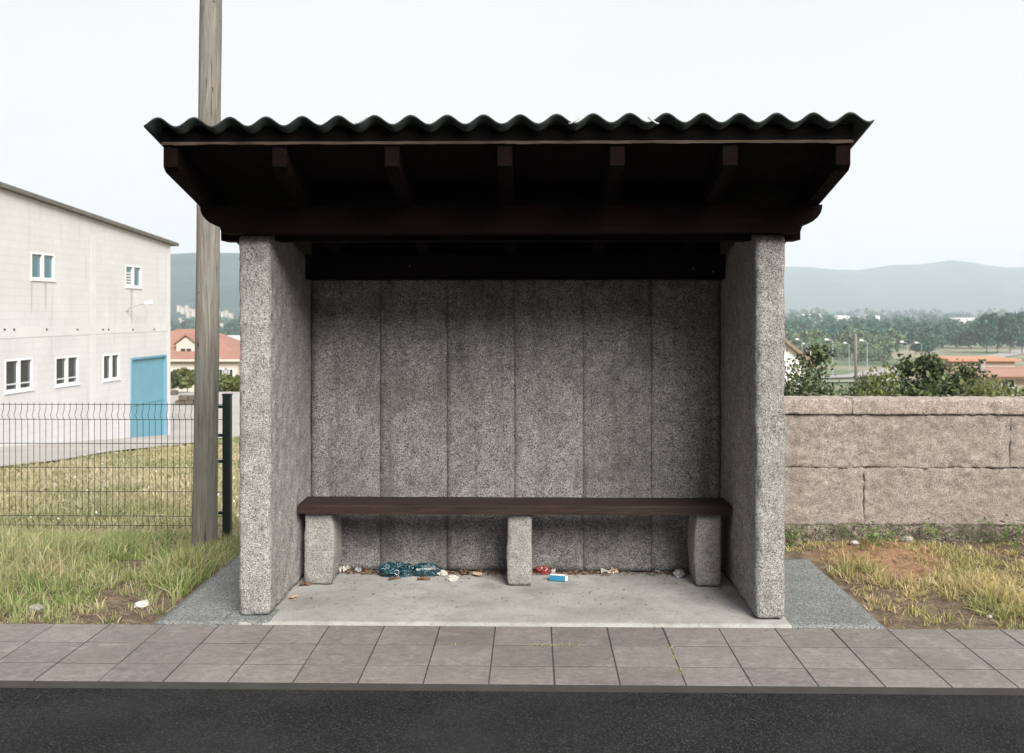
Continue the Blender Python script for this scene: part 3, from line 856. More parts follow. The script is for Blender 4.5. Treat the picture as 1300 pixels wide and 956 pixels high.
bush_px('round_tree', 1184, 1248, 453, 15.6, M['bushdark'], 'right one of two round dark trees beyond the garden wall', 'tree', n=11000, leaf=.05, clumps=95, seed=9, trunk_frac=.12)
bush_px('leafy_bush', 1216, 1272, 490, 13.2, M['bushlight'], 'low bright green bush in front of the right round tree', n=6000, leaf=.038, clumps=60, seed=10, trunk_frac=.05)
bush_px('leafy_bush', 1238, 1270, 476, 17.0, M['bushmid'], 'small bush between the right round tree and the orange-roofed house', n=4200, leaf=.045, clumps=45, seed=11, trunk_frac=.1)
bush_px('leafy_bush', 1262, 1330, 496, 15.0, M['bushmid'], 'low green bush under the window of the orange-roofed house', n=6500, leaf=.042, clumps=60, seed=12, trunk_frac=.05)
bush_px('hedge', 1050, 1150, 486, 19.0, M['bushmid'], 'long dull green hedge behind the yellow-green bushes', n=12000, leaf=.06, clumps=110, seed=31, trunk_frac=.02)
bush_px('hedge', 1150, 1225, 478, 20.0, M['bushmid'], 'green hedge seen through the gap between the two round trees', n=9000, leaf=.06, clumps=90, seed=32, trunk_frac=.02)
bush_px('leafy_bush', 1250, 1345, 499, 18.0, M['bushlight'], 'pale green bush at the far right below the house wall', n=9000, leaf=.06, clumps=90, seed=33, trunk_frac=.02)
# left far shrubs
bush_px('garden_shrub', 206, 226, 474, 60, M['bushmid'], 'dark shrub beside the corner of the white industrial building', n=2500, leaf=.16, clumps=40, seed=13, trunk_frac=.05)
bush_px('garden_shrub', 223, 252, 470, 62, M['bushlight'], 'yellow-green shrub left of the utility pole, before the red-roofed house', n=3200, leaf=.16, clumps=45, seed=14, trunk_frac=.05)
bush_px('garden_shrub', 268, 312, 478, 66, M['bushlight'], 'hedge-like shrub between the utility pole and the shelter', n=3200, leaf=.15, clumps=45, seed=15, trunk_frac=.05)
# tall weed stalks left of the pole and on the wall
def stalk(X, Y, H, label, nleaf, mat, seed, lean=.1):
    root = empty('weed', (X, Y, gz(X, Y))); tag(root, label, 'weed')
    r = np.random.default_rng(seed)
    mb = MB()
    for k in range(3):
        a = r.random() * 6.28; mb.tube([(0, 0, -.02), (lean*.3*math.cos(a), lean*.3*math.sin(a), H*.5), (lean*math.cos(a), lean*math.sin(a), H*(.7+.3*r.random()))], [.003, .0025, .001], 5)
    mb.build('stem', mat, root)
    C = r.normal(size=(nleaf, 3)) * np.array([lean*.6, lean*.6, H*.24]) + np.array([0, 0, H*.5]); C[:, 2] = np.clip(C[:, 2], .01, H)
    P, q = leaf_quads(C, .018, aspect=.4); link('leaf', npmesh('leaf', P, q), mat, root)['kind'] = 'stuff'
x_, y_, _ = pix(1187, 690, 7.1); stalk(x_, 7.15, .22, 'upright green weed standing against the garden wall', 40, M['weed'], 1)
x_, y_, _ = pix(1112, 690, 7.0); stalk(x_, 7.0, .13, 'low leafy weed beside the orange sand heap', 130, M['weed'], 2, .16)
x_, y_, _ = pix(1292, 690, 7.0); stalk(x_, 7.05, .24, 'broad leafy weed at the far right of the garden wall', 120, M['weed'], 3, .2)
x_, y_, _ = pix(195, 690, 7.5); stalk(x_, 7.6, .62, 'tall dry weed stalk in front of the wire fence', 10, M['grassR'], 4, .25)
x_, y_, _ = pix(213, 700, 7.4); stalk(x_, 7.4, .30, 'leafy green weed left of the utility pole', 60, M['weed'], 5, .1)
x_, y_, _ = pix(1006, 690, 7.1); stalk(x_, 7.1, .12, 'small green weed at the corner of the shelter slab and garden wall', 60, M['weed'], 6, .09)

# ------------------------------------------------------------------ stones and litter
def lump(name, X, Y, Z, sx, sy, sz, mat, label=None, cat=None, seed=0, rough=.35, sub=3, group=None, fold=2.2, parent=None):
    bm = bmesh.new(); bmesh.ops.create_icosphere(bm, subdivisions=sub, radius=1)
    for v in bm.verts:
        p = v.co * fold + Vector((seed * 5.3, seed, 0))
        d = mn.noise(p) * rough + mn.noise(p * 2.6) * rough * .6
        v.co = v.co * (1 + d)
        v.co.z = max(v.co.z, -.75)
        v.co = Vector((v.co.x * sx, v.co.y * sy, (v.co.z + .75) * sz))
    me = bpy.data.meshes.new(name); bm.to_mesh(me); bm.free()
    o = link(name, me, mat, parent, (X, Y, Z))
    o.rotation_euler = (0, 0, seed)
    tag(o, label, cat, group); return o
def scrap(name, X, Y, Z, w, d, h, mat, label, cat, seed, rz=0.0):
    """a crumpled sheet with thickness"""
    n = 12; vs = []; qs = []
    for layer in (0, 1):
        for j in range(n + 1):
            for i in range(n + 1):
                u, v = i / n - .5, j / n - .5
                z = h * (.5 + mn.noise(Vector((u * 3.2 + seed, v * 3.2, seed)))) + h * .5 * mn.noise(Vector((u * 8 + seed, v * 8, 1)))
                ed = .12 * mn.noise(Vector((u * 5, v * 5, seed + 3)))
                vs.append((u * w * (1 + ed), v * d * (1 + ed), max(.0015, z) + (.0015 if layer else 0)))
    N = (n + 1) ** 2
    for j in range(n):
        for i in range(n):
            a = j*(n+1)+i; qs.append((a, a+n+1, a+n+2, a+1)); qs.append((N+a, N+a+1, N+a+n+2, N+a+n+1))
    for i in range(n):
        qs.append((i, i+1, N+i+1, N+i)); a = n*(n+1)+i; qs.append((a, N+a, N+a+1, a+1))
        a = i*(n+1); qs.append((a, N+a, N+a+n+1, a+n+1)); a = i*(n+1)+n; qs.append((a, a+n+1, N+a+n+1, N+a))
    o = link(name, npmesh(name, vs, qs), mat, None, (X, Y, Z)); o.rotation_euler = (0, 0, rz); tag(o, label, cat); return o
FZ = .015
def fl(px, py):      # point on the shelter floor
    Y = F * (CAMZ - FZ) / (py - HY); s = Y
    for _ in range(3):
        X = ratio(px) * Y; s = (CAMZ - FZ) * F / (py - HY); Y = (s + X * math.sin(TH)) / math.cos(TH)
    return X, min(Y, 6.42)
# teal plastic bag: a folded body with wrinkles and a flatter wrapped end
bag = empty('plastic_bag', (*fl(520, 731), FZ)); tag(bag, 'crumpled teal plastic bag lying under the bench against the back slabs', 'plastic bag')
def bagpart(name, dx, dy, sx, sy, sz, seed, fold, rough=.5):
    o = lump(name, dx, dy, 0, sx, sy, sz, M['film'], seed=seed, rough=rough, sub=5, fold=fold, parent=bag); o.rotation_euler = (0, 0, 0); return o
bagpart('crumpled_body', -.085, 0, .108, .055, .046, 2, 2.6, .38)
bagpart('folded_end', .10, .012, .088, .042, .045, 3, 1.5, .22)
mb = MB()
for (cx_, cz_, r_) in ((-.075, .035, .014),):
    mb.tube([(cx_ + r_*math.cos(a), -.05, cz_ + r_*math.sin(a)) for a in [k*math.pi/8 for k in range(17)]], .0025, 5, cap=False)
mb.build('ring', M['galv'], bag)
mb = MB(); mb.box(.05, .17, -.031, -.026, .038, .050, Matrix.Rotation(R(-4), 4, 'Y')); mb.build('printed_stripe', M['clear'], bag)
for (px, py, w, d, h, m, lab, nm, cat, sd) in (
    (548, 731, .10, .05, .04, 'paper', 'torn white paper scrap leaning on the teal plastic bag', 'paper_scrap', 'paper'  , 5),
    (438, 724, .07, .05, .035, 'paper', 'white crumpled tissue nearest the left bench block', 'tissue', 'tissue', 6),
    (455, 725, .05, .04, .025, 'clear', 'small milky plastic scrap between the tissue and the teal bag', 'plastic_scrap', 'litter', 7),
    (771, 727, .085, .05, .02, 'paper', 'flattened pale paper near the middle of the right bay under the bench', 'paper_scrap', 'paper', 9),
    (778, 725, .06, .04, .025, 'brownpaper', 'small light brown paper scrap touching the flattened pale paper', 'paper_scrap', 'paper', 10),
    (834, 726, .04, .03, .02, 'clear', 'tiny grey plastic scrap left of the crumpled foil', 'plastic_scrap', 'litter', 11)):
    X, Y = fl(px, py); scrap(nm, X, Y, FZ, w, d, h, M[m], lab, cat, sd, sd * .7)
for (px, py, s, m, lab, nm, cat, sd) in (
    (484, 726, .034, 'paper', 'round white crumpled ball left of the teal plastic bag', 'paper_ball', 'paper', 1.1),
    (563, 730, .030, 'paper', 'flat white pebble-like wad right of the teal bag, by the wall joint', 'paper_ball', 'paper', 2.2),
    (574, 737, .036, 'paper', 'white wad lying farthest forward on the floor, beside the damp stain', 'paper_ball', 'paper', 3.3),
    (862, 732, .042, 'clear', 'crumpled grey foil beside the right bench block', 'foil_ball', 'foil', 4.4)):
    X, Y = fl(px, py); lump(nm, X, Y, FZ - .003, s, s * .8, s * .6, M[m], lab, cat, sd, .3, 4)
X, Y = fl(689, 728); wr = lump('snack_wrapper', X, Y, FZ - .003, .045, .03, .028, M['red'], 'red and white crumpled snack wrapper right of the middle bench block', 'wrapper', 6.1, .5, 4)
scr = scrap('wrapper_lining', .008, -.012, .022, .05, .03, .02, M['paper'], None, None, 14); scr.parent = wr
for (px, py, w, d, h, m, lab, nm, cat, sd) in (
    (464, 727, .05, .035, .02, 'deadleaf', 'small brown leaf between the milky scrap and the teal bag', 'dead_leaf', 'leaf', 51),
    (590, 729, .075, .045, .03, 'deadleaf', 'dark curled leaf against the back slabs, right of the forward white wad', 'dead_leaf', 'leaf', 52),
    (606, 731, .07, .04, .022, 'brownpaper', 'tan dry leaf halfway between the teal bag and the middle block', 'dead_leaf', 'leaf', 53),
    (538, 736, .08, .03, .012, 'deadleaf', 'reddish brown dry leaf just in front of the teal bag', 'dead_leaf', 'leaf', 54),
    (500, 735, .07, .03, .01, 'deadleaf', 'flat brown leaf in front of the left half of the teal bag', 'dead_leaf', 'leaf', 55),
    (702, 724, .09, .03, .02, 'paper', 'long pale paper strip lying behind the blue carton', 'paper_scrap', 'paper', 56)):
    X, Y = fl(px, py); scrap(nm, X, Y, FZ, w, d, h, M[m], lab, cat, sd, sd * .7)
# small blue and white carton lying on its side
X, Y = fl(708, 737)
ct = empty('small_carton', (X, Y, FZ + .001), R(-14)); tag(ct, 'small blue and white carton lying on its side behind the middle bench block', 'carton')
mb = MB(); mb.box(-.05, .05, -.016, .016, 0, .034); mb.build('box', M['packblue'], ct, bevel=.002)
mb = MB(); mb.box(.0505, .062, -.015, .015, .002, .032); mb.build('end_flap', M['white'], ct, bevel=.001)
mb = MB(); mb.box(-.048, .048, -.0165, .0155, .0345, .0365); mb.build('side_panel', M['white'], ct)
# dead leaves
for i, (px, py, s, rz, lab) in enumerate(((387, 743, .05, .3, 'dark curled dead leaf in front of the left bench block'), (372, 759, .045, 1.2, 'reddish dead leaf beside the foot of the left granite slab'))):
    X, Y = fl(px, py); scrap('dead_leaf', X, Y, FZ, s * 1.3, s * .7, .014, M['deadleaf' if i == 0 else 'brownpaper'], lab, 'leaf', 30 + i, rz)
# small debris swept against the back wall
vs = []; qs = []
for k in range(3200):
    X = random.uniform(XL1 + .03, XR0 - .03)
    dens = .5 + nz(X, 0, 2.2, 6)
    if random.random() > dens: continue
    Y = YB - .012 - abs(random.gauss(0, .05))
    if random.random() < .12: Y = random.uniform(5.6, 6.4)
    s = random.uniform(.003, .015) * (1.3 if Y > 6.35 else .7); z = FZ + random.uniform(.001, .007); a = random.random() * 6.28
    ca, sa = math.cos(a) * s, math.sin(a) * s
    b = len(vs); e = random.uniform(.2, .7)
    vs += [(X - ca, Y - sa, z), (X + sa * e, Y - ca * e, z + random.uniform(0, .006)), (X + ca, Y + sa, z), (X - sa * e, Y + ca * e, z)]
    qs.append((b, b+1, b+2, b+3))
o = link('leaf_litter', npmesh('leaf_litter', vs, qs), M['debris']); tag(o, 'brown crumbs of dead leaves swept along the foot of the back slabs', 'leaf litter', kind='stuff')
# clods and stones on the verges
def grp(px, py):
    Y = F * CAMZ / (py - HY); X = ratio(px) * Y
    return X, Y
for (px, py, s, lab, sd, m) in ((180, 768, .045, 'pale stone on bare soil left of the shelter apron', 1.0, 'paper'), (46, 776, .05, 'pale stone at the far left edge of the grass', 2.0, 'stone'),
    (1085, 700, .03, 'white stone on the orange sand heap', 3.0, 'paper'), (1145, 690, .05, 'pale stone lying at the foot of the garden wall', 4.0, 'stone'), (1256, 776, .018, 'small white stone in the dry grass near the pavement', 5.0, 'paper')):
    X, Y = grp(px, py); Y = min(Y, WY - .1); lump('stone', X, Y, gz(X, Y), s, s * .8, s * .5, M[m], lab, 'stone', sd, .25, 3)
# dead thatch on bare soil of the right verge
vs = []; qs = []
for k in range(7000):
    if k % 2: X = random.uniform(1.93, 4.6); Y = random.uniform(5.39, 7.2)
    else: X = random.uniform(-4.2, -2.07); Y = random.uniform(5.39, 6.9)
    z = gz(X, Y) + random.uniform(.0, .012); s = random.uniform(.006, .03); a = random.random() * 6.28; w = .002
    ca, sa = math.cos(a), math.sin(a); b = len(vs)
    vs += [(X - ca*s - sa*w, Y - sa*s + ca*w, z), (X - ca*s + sa*w, Y - sa*s - ca*w, z), (X + ca*s + sa*w, Y + sa*s - ca*w, z + .01), (X + ca*s - sa*w, Y + sa*s + ca*w, z + .01)]
    qs.append((b, b+1, b+2, b+3))
o = link('dead_thatch', npmesh('dead_thatch', vs, qs), M['debris']); tag(o, 'brown dead stalks lying on the bare soil of the verges', 'thatch', kind='stuff')

# ------------------------------------------------------------------ industrial building on the left
FA = R(2.9)
P1x, P1y = ratio(216) * 38, 38.0
fdx, fdy = -math.sin(FA), -math.cos(FA)           # towards the camera along the facade
def fac(px):
    k = ratio(px)   # x = k y
    # P1x + t*fdx = k (P1y + t*fdy)
    return (k * P1y - P1x) / (fdx - k * fdy)
def fzv(px, py):
    t = fac(px); X, Y = P1x + t * fdx, P1y + t * fdy
    return t, zat(py, X, Y)
fb = empty('industrial_building', (P1x, P1y, -3.15), -FA)
tag(fb, 'long two-storey white block-built industrial building with a blue door, left of the pole', 'building')
z0b = -3.15
tend = 18.0
_, zr1 = fzv(216, 311); t_l, zr0 = fzv(0, 239)
slope = (zr0 - zr1) / t_l
zr = lambda t: zr1 + slope * t - z0b
# local: x = out of facade(+), y = -t ; building body
openings = []
def W_(pa, pb, ya, yb):
    ta, _ = fzv(pa, ya); tb, _ = fzv(pb, ya); pm = (pa + pb) / 2
    return ta, tb, fzv(pm, yb)[1] - z0b, fzv(pm, ya)[1] - z0b   # ta>tb, z low, z high
wins = [W_(39, 69.5, 321, 355), W_(159, 179.5, 337, 364.5), W_(6, 42, 455, 496), W_(70, 100, 452, 488.5), W_(130.5, 152, 449, 482)]
door = W_(166, 210, 454, 561); door = (door[0], door[1], .03, door[3])
# wall with real openings: build on a grid of cut lines
tc = sorted(set([0, tend] + [w[0] for w in wins] + [w[1] for w in wins] + [door[0], door[1]]))
zc_ = sorted(set([0.0] + [w[2] for w in wins] + [w[3] for w in wins] + [door[2], door[3]]))
mb = MB()
allo = wins + [door]
for i in range(len(tc) - 1):
    tm = (tc[i] + tc[i+1]) / 2
    zz = zc_ + [None]
    for j in range(len(zc_)):
        zl = zc_[j]; zh = zc_[j+1] if j + 1 < len(zc_) else None
        if zh is not None:
            zmid = (zl + zh) / 2
            if any(o_[1] < tm < o_[0] and o_[2] < zmid < o_[3] for o_ in allo): continue
            mb.quad((0, -tc[i], zl), (0, -tc[i+1], zl), (0, -tc[i+1], zh), (0, -tc[i], zh))
        else:
            mb.quad((0, -tc[i], zl), (0, -tc[i+1], zl), (0, -tc[i+1], zr(tc[i+1])), (0, -tc[i], zr(tc[i])))
dep = 14
for o_ in allo:   # reveals
    ta, tb, zl, zh = o_; r_ = -.14
    mb.quad((0, -ta, zl), (0, -tb, zl), (r_, -tb, zl), (r_, -ta, zl)); mb.quad((0, -ta, zh), (0, -tb, zh), (r_, -tb, zh), (r_, -ta, zh))
    mb.quad((0, -ta, zl), (0, -ta, zh), (r_, -ta, zh), (r_, -ta, zl)); mb.quad((0, -tb, zl), (0, -tb, zh), (r_, -tb, zh), (r_, -tb, zl))
mb.quad((0, 0, 0), (-dep, 0, 0), (-dep, 0, zr(0)), (0, 0, zr(0)))
mb.quad((0, -tend, 0), (-dep, -tend, 0), (-dep, -tend, zr(tend)), (0, -tend, zr(tend)))
mb.quad((-dep, 0, 0), (-dep, -tend, 0), (-dep, -tend, zr(tend)), (-dep, 0, zr(0)))
bmesh.ops.remove_doubles(mb.bm, verts=mb.bm.verts, dist=1e-5)
mb.build('wall', M['plaster'], fb)
mb = MB(); a_ = .45
mb.prism([(a_, zr(-a_) + .01), (-tend, zr(tend) + .01), (-tend, zr(tend) + .13), (a_, zr(-a_) + .13)], 'x', -dep - .2, .16)
mb.build('roof', M['sheet_edge'], fb)
mb = MB(); mb.box(.002, .012, -.22, 0.0, 0, zr(.1)); 
mb.build('corner_pilaster', M['band'], fb)
def vstrip(px, w):
    t = fac(px); mb = MB(); mb.box(.001, .007, -t - w, -t + w, .0, zr(t) - .5); mb.build('pilaster', M['band'], fb)
vstrip(118.5, .16)
t_f = fac(0) ; zfl = fzv(100, 414)[1] - z0b
mb = MB(); mb.box(.001, .009, -tend, -.22, zfl - .28, zfl + .02); mb.build('floor_band', M['band'], fb)
for px in (5, 17, 58.5, 97.5, 130, 137, 168, 195):
    t, z = fzv(px, 418); z -= z0b
    mb = MB(); mb.tube([(.0, -t, z), (.04, -t, z - .01)], .028, 8)
    mb.build('drain_spout', M['joint'], fb)
for i, (ta, tb, zl, zh) in enumerate(wins):
    f = empty('window', (0, 0, 0)); f.parent = fb
    fr = .06; mb = MB(); xf0, xf1 = -.09, .008
    mb.box(xf0, xf1, -ta, -tb, zl, zl + fr); mb.box(xf0, xf1, -ta, -tb, zh - fr, zh)
    mb.box(xf0, xf1, -ta, -ta + fr, zl + fr, zh - fr); mb.box(xf0, xf1, -tb - fr, -tb, zl + fr, zh - fr)
    mid = -(ta + tb) / 2; mb.box(xf0, xf1, mid - .05, mid + .05, zl + fr, zh - fr)
    mb.build('frame', M['white'], f)
    mb = MB(); mb.box(.003, .035, -ta - .03, -tb + .03, zl - .05, zl - .005); mb.build('sill', M['white'], f)
    mb = MB(); mb.box(-.075, -.06, -ta + fr, -tb - fr, zl + fr, zh - fr); mb.build('pane', M['glass' if i < 2 else 'dkglass'], f)
    if i in (1, 2, 3):
        mb = MB()
        if i == 1:
            for k in range(5): mb.box(-.055, -.04, -ta + fr, mid - .05, zl + fr + .1 * k, zl + fr + .1 * k + .05)
        else:
            mb.box(-.055, -.045, -ta + fr, -tb - fr, zl + fr + .12, zl + fr + .16)
        mb.build('blind', M['band'], f)
d_ = empty('door'); d_.parent = fb
ta, tb, zl, zh = door
mb = MB()
nseg = 6
for k in range(nseg):
    ya, yb = -ta + (ta - tb) * k / nseg, -ta + (ta - tb) * (k + 1) / nseg
    mb.box(-.10, -.05, ya + .006, yb - .006, zl, zh - .02)
mb.build('leaf_panel', M['blue'], d_)
mb = MB(); mb.box(-.049, -.03, -ta, -tb, zl + (zh - zl) * .47, zl + (zh - zl) * .485); mb.build('cross_rail', M['blue'], d_)
mb = MB(); mb.box(-.06, .04, -ta - .03, -ta + .05, zl, zh + .05); mb.box(-.06, .04, -tb - .05, -tb + .03, zl, zh + .05); mb.box(-.06, .04, -ta + .05, -tb - .05, zh - .02, zh + .05); mb.build('frame', M['blue'], d_)
t, z = fzv(160, 395); z -= z0b
wl = empty('wall_lamp'); wl.parent = fb
t2, z2 = fzv(190, 386)
mb = MB(); mb.tube([(0, -t, z), (.15, -t, z + .13), (.45, -t + .1, z + .24), (.62, -t + .15, z + .27)], .028, 6); mb.build('arm', M['galv'], wl)
mb = MB(); mb.tube([(.60, -t + .14, z + .27), (.86, -t + .2, z + .31)], [.05, .09], 8); mb.build('head', M['lamp_head'], wl)
# run-off stains as thin washes under the sills
for (pa, ya, yb, w) in ((40, 359, 398, .05), (58, 359, 396, .06), (167, 367, 418, .09)):
    t, z = fzv(pa, ya); _, zb_ = fzv(pa, yb); z -= z0b; zb_ -= z0b
    mb = MB(); mb.prism([(-t - w, z), (-t + w, z), (-t + w * .35, zb_), (-t - w * .3, zb_)], 'x', .0008, .0022)
    mb.build('rust_stain', M['stainm'], fb)

# driveway and yard
def drape(name, fx, y0, y1, ny_, nx_, mat, lift):
    vs = []; 
    for j in range(ny_ + 1):
        y = y0 + (y1 - y0) * j / ny_; a, b = fx(y)
        for i in range(nx_ + 1):
            x = a + (b - a) * i / nx_; vs.append((x, y, gz(x, y) + lift))
    W = nx_ + 1
    q = [(j*W+i, j*W+i+1, (j+1)*W+i+1, (j+1)*W+i) for j in range(ny_) for i in range(nx_)]
    o = link(name, npmesh(name, vs, q), mat, smooth=True); tag(o, kind='structure'); return o
drape('driveway', lambda y: (-14.6 - .0, -9.9 - .04 * (y - 17) + .2 * math.sin(y * .7)), 12, 38.2, 60, 8, M['yard'], .05)
drape('yard', lambda y: (-34, -9.5 + (y - 38) * .02), 38.2, 62, 30, 10, M['yard'], .05)
# pile of old stone blocks in the yard
pl_ = empty('block_pile', pix(243.5, 505, 52)); tag(pl_, 'low pile of dark rubble blocks in the yard before the red-roofed house', 'block pile')
pl_.location.z = gz(pl_.location.x, 52) + .05
for k in range(9):
    M4 = Matrix.Scale(.68, 4) @ Matrix.Translation((-.9 + .75 * (k % 4) + (.3 if k > 3 else 0) - (.0 if k < 8 else .9), random.uniform(-.1, .1), .38 * (k // 4))) @ Matrix.Rotation(random.uniform(-.2, .2), 4, 'Z')
    mb = MB(); mb.box(-.34, .34, -.3, .3, 0, .36, M4); mb.build('block', M['pile'], pl_, bevel=.03)

# ------------------------------------------------------------------ houses
def window_at(par, x, y, z0, z1, w, mat='dkglass', along='x'):
    f = empty('window', (x, y, 0)); f.parent = par
    mb = MB(); b = .08; h = w / 2
    mb.box(-h - b, h + b, -.06, .0, z0 - b, z0); mb.box(-h - b, h + b, -.06, .0, z1, z1 + b); mb.box(-h - b, -h, -.06, 0, z0, z1); mb.box(h, h + b, -.06, 0, z0, z1); mb.box(-.04, .04, -.06, 0, z0, z1)
    mb.build('frame', M['white'], f)
    mb = MB(); mb.box(-h, h, -.03, -.012, z0, z1); mb.build('pane', M[mat], f)
def hip_house(px_a, px_b, y_eave, y_ridge, Y, depth, wallmat, roofmat, label, zbase=None, ridge_in=.38):
    xa, xb = ratio(px_a) * Y, ratio(px_b) * Y; xm = (xa + xb) / 2; w = (xb - xa) / 2
    zb = zbase if zbase is not None else gz(xm, Y) - .3
    r = empty('house', (xm, Y, zb)); tag(r, label, 'house')
    ze = zat(y_eave, xm, Y) - zb; zr_ = zat(y_ridge, xm, Y) - zb
    mb = MB(); mb.box(-w, w, 0, depth, 0, ze); mb.build('wall', wallmat, r)
    o = .5; mb = MB(); rx_ = w * (1 - ridge_in)
    A = [(-w-o, -o, ze), (w+o, -o, ze), (w+o, depth+o, ze), (-w-o, depth+o, ze)]
    A2 = [(a[0], a[1], ze + .18) for a in A]
    T = [(-rx_, depth/2, zr_), (rx_, depth/2, zr_)]
    bm = mb.bm; a = [bm.verts.new(p) for p in A]; a2 = [bm.verts.new(p) for p in A2]; t = [bm.verts.new(p) for p in T]
    bm.faces.new(a[::-1])
    for i in range(4): bm.faces.new([a[i], a[(i+1) % 4], a2[(i+1) % 4], a2[i]])
    bm.faces.new([a2[0], a2[1], t[1], t[0]]); bm.faces.new([a2[1], a2[2], t[1]]); bm.faces.new([a2[2], a2[3], t[0], t[1]]); bm.faces.new([a2[3], a2[0], t[0]])
    mb.build('roof', roofmat, r)
    mb = MB(); mb.box(-w-o-.01, w+o+.01, -o-.04, -o-.005, ze - .12, ze + .10); mb.build('gutter', M['cream'], r)
    return r, xm, zb, ze, zr_
r, xm, zb, ze, zr_ = hip_house(140, 302, 457, 419, 95, 11, M['cream'], M['terracotta'], 'cream house with a red hipped tile roof and dormer, behind the utility pole', ridge_in=.73)
for px in (226, 238, 283, 291): window_at(r, ratio(px) * 95 - xm, -.003, ze - 2.3, ze - .9, .7 if px > 260 else 1.0)
dx_ = ratio(232) * 95 - xm
dm = empty('dormer', (dx_, 0, 0)); dm.parent = r
zd0 = zat(449, ratio(232)*95, 95) - zb; zd1 = zat(437, ratio(232)*95, 95) - zb; zd2 = zat(426, ratio(232)*95, 95) - zb; hw = .95
mb = MB(); mb.prism([(-hw, zd0 - .3), (hw, zd0 - .3), (hw, zd1), (0, zd2 - .15), (-hw, zd1)], 'y', .9, 4.2); mb.build('dormer_wall', M['cream'], dm)
mb = MB(); mb.prism([(-hw - .25, zd1 - .1), (0, zd2), (hw + .25, zd1 - .1), (hw + .25, zd1 + .05), (0, zd2 + .16), (-hw - .25, zd1 + .05)], 'y', .7, 4.3); mb.build('dormer_roof', M['terracotta'], dm)
mb = MB(); mb.box(-.5, -.06, .86, .895, zd0 + .15, zd0 + .45); mb.box(.06, .5, .86, .895, zd0 + .15, zd0 + .45); mb.build('dormer_window', M['dkglass'], dm)

# orange-roofed house on the right
Yh = 62
xa = ratio(1192) * Yh; xb_ = ratio(1395) * Yh; xm = (xa + xb_) / 2; w = (xb_ - xa) / 2; zb = gz(xm, Yh) - .3
r = empty('house', (xm, Yh, zb)); tag(r, 'cream house with a low orange roof and raised top band, right of the round trees', 'house')
Z = lambda py, dy=0: zat(py, xm, Yh + dy) - zb
X = lambda px, dy=0: ratio(px) * (Yh + dy) - xm
mb = MB(); mb.box(X(1262), w, .9, 10, 0, Z(478.5)); mb.build('wall', M['cream'], r)
mb = MB(); mb.prism([(.0, Z(478.5) ), (0, Z(477) ), (5.5, Z(465, 5.5)), (10.5, Z(478)), (10.5, Z(479.5)), (5.5, Z(467, 5.5))], 'x', X(1222), w + .5)
mb.build('roof', M['tile_orange'], r)
mb = MB(); mb.box(X(1222) + .1, w + .4, .05, .2, Z(480.3), Z(478.4)); mb.build('eave_board', simple('brown_eave', (.22, .13, .10), .9), r)
mb = MB(); mb.box(X(1212, 4.5), X(1293, 4.5), 5.0, 8.4, Z(470, 4.5), Z(459, 4.5)); mb.build('clerestory', M['cream'], r)
mb = MB(); mb.box(X(1205, 4.5), X(1298, 4.5), 4.6, 8.8, Z(459, 4.5) + .01, Z(456, 4.5) + .01); mb.build('top_roof', M['orange'], r)
mb = MB(); mb.box(X(1251, 2) - .14, X(1251, 2) + .14, 2.3, 2.6, Z(474), Z(460)); mb.build('chimney', M['stone'], r)
mb = MB(); mb.box(X(1251, 2) - .2, X(1251, 2) + .2, 2.22, 2.68, Z(460) + .003, Z(459)); mb.build('chimney_cap', M['joint'], r)
window_at(r, X(1288.5), .893, Z(493), Z(483.5), .72)
window_at(r, X(1325), .893, Z(493), Z(483.5), .72)
# white gable house just past the right slab
Yh = 46
xa = ratio(955) * Yh; xb_ = ratio(1023.5) * Yh; xm = (xa + xb_) / 2; w = (xb_ - xa) / 2; zb = gz(xm, Yh) - .3
r = empty('house', (xm, Yh, zb)); tag(r, 'white gabled house with a tile roof and white chimney, half hidden by the right slab', 'house')
Z = lambda py: zat(py, xm, Yh) - zb
pk = Z(430); ev = Z(459)
mb = MB(); mb.prism([(-w, 0), (w, 0), (w, ev), (0, pk), (-w, ev)], 'y', 0, 9); mb.build('wall', M['white'], r)
mb = MB(); mb.prism([(-w - .3, ev - .2), (0, pk + .02), (w + .3, ev - .2), (w + .3, ev - .02), (0, pk + .2), (-w - .3, ev - .02)], 'y', -.3, 9.3); mb.build('roof', mk_tiles('brown_tiles', (.20, .14, .11), (.30, .23, .19)), r)
xc = ratio(1002) * Yh - xm
mb = MB(); mb.box(xc - .17, xc + .17, 1.0, 1.6, Z(446), Z(431.5)); mb.build('chimney', M['white'], r)

# ------------------------------------------------------------------ valley
def far_building(name, px_a, px_b, ytop, ybase, Y, mat, roofm, label, group=None, gable=True, depth=20, cat='building'):
    xa, xb = ratio(px_a) * Y, ratio(px_b) * Y; xm = (xa + xb) / 2; w = (xb - xa) / 2
    zt_, zb = zat(ytop, xm, Y), zat(ybase, xm, Y)
    r = empty(name, (xm, Y, zb)); tag(r, label, cat, group); h = zt_ - zb
    eh = h * (.68 if gable else .9)
    mb = MB(); mb.box(-w, w, 0, depth, -8, eh); mb.build('wall', mat, r)
    mb = MB(); mb.prism([(-.5, eh), (depth/2, h), (depth + .5, eh), (depth + .5, eh + .01), (depth/2, h + .15), (-.5, eh + .15)], 'x', -w - .5, w + .5); mb.build('roof', roofm, r)
    return r
far_building('warehouse', 274, 330, 428, 446, 190, M['white'], M['band'], 'long white low warehouse between the pole and the shelter, behind the red roof', depth=16)
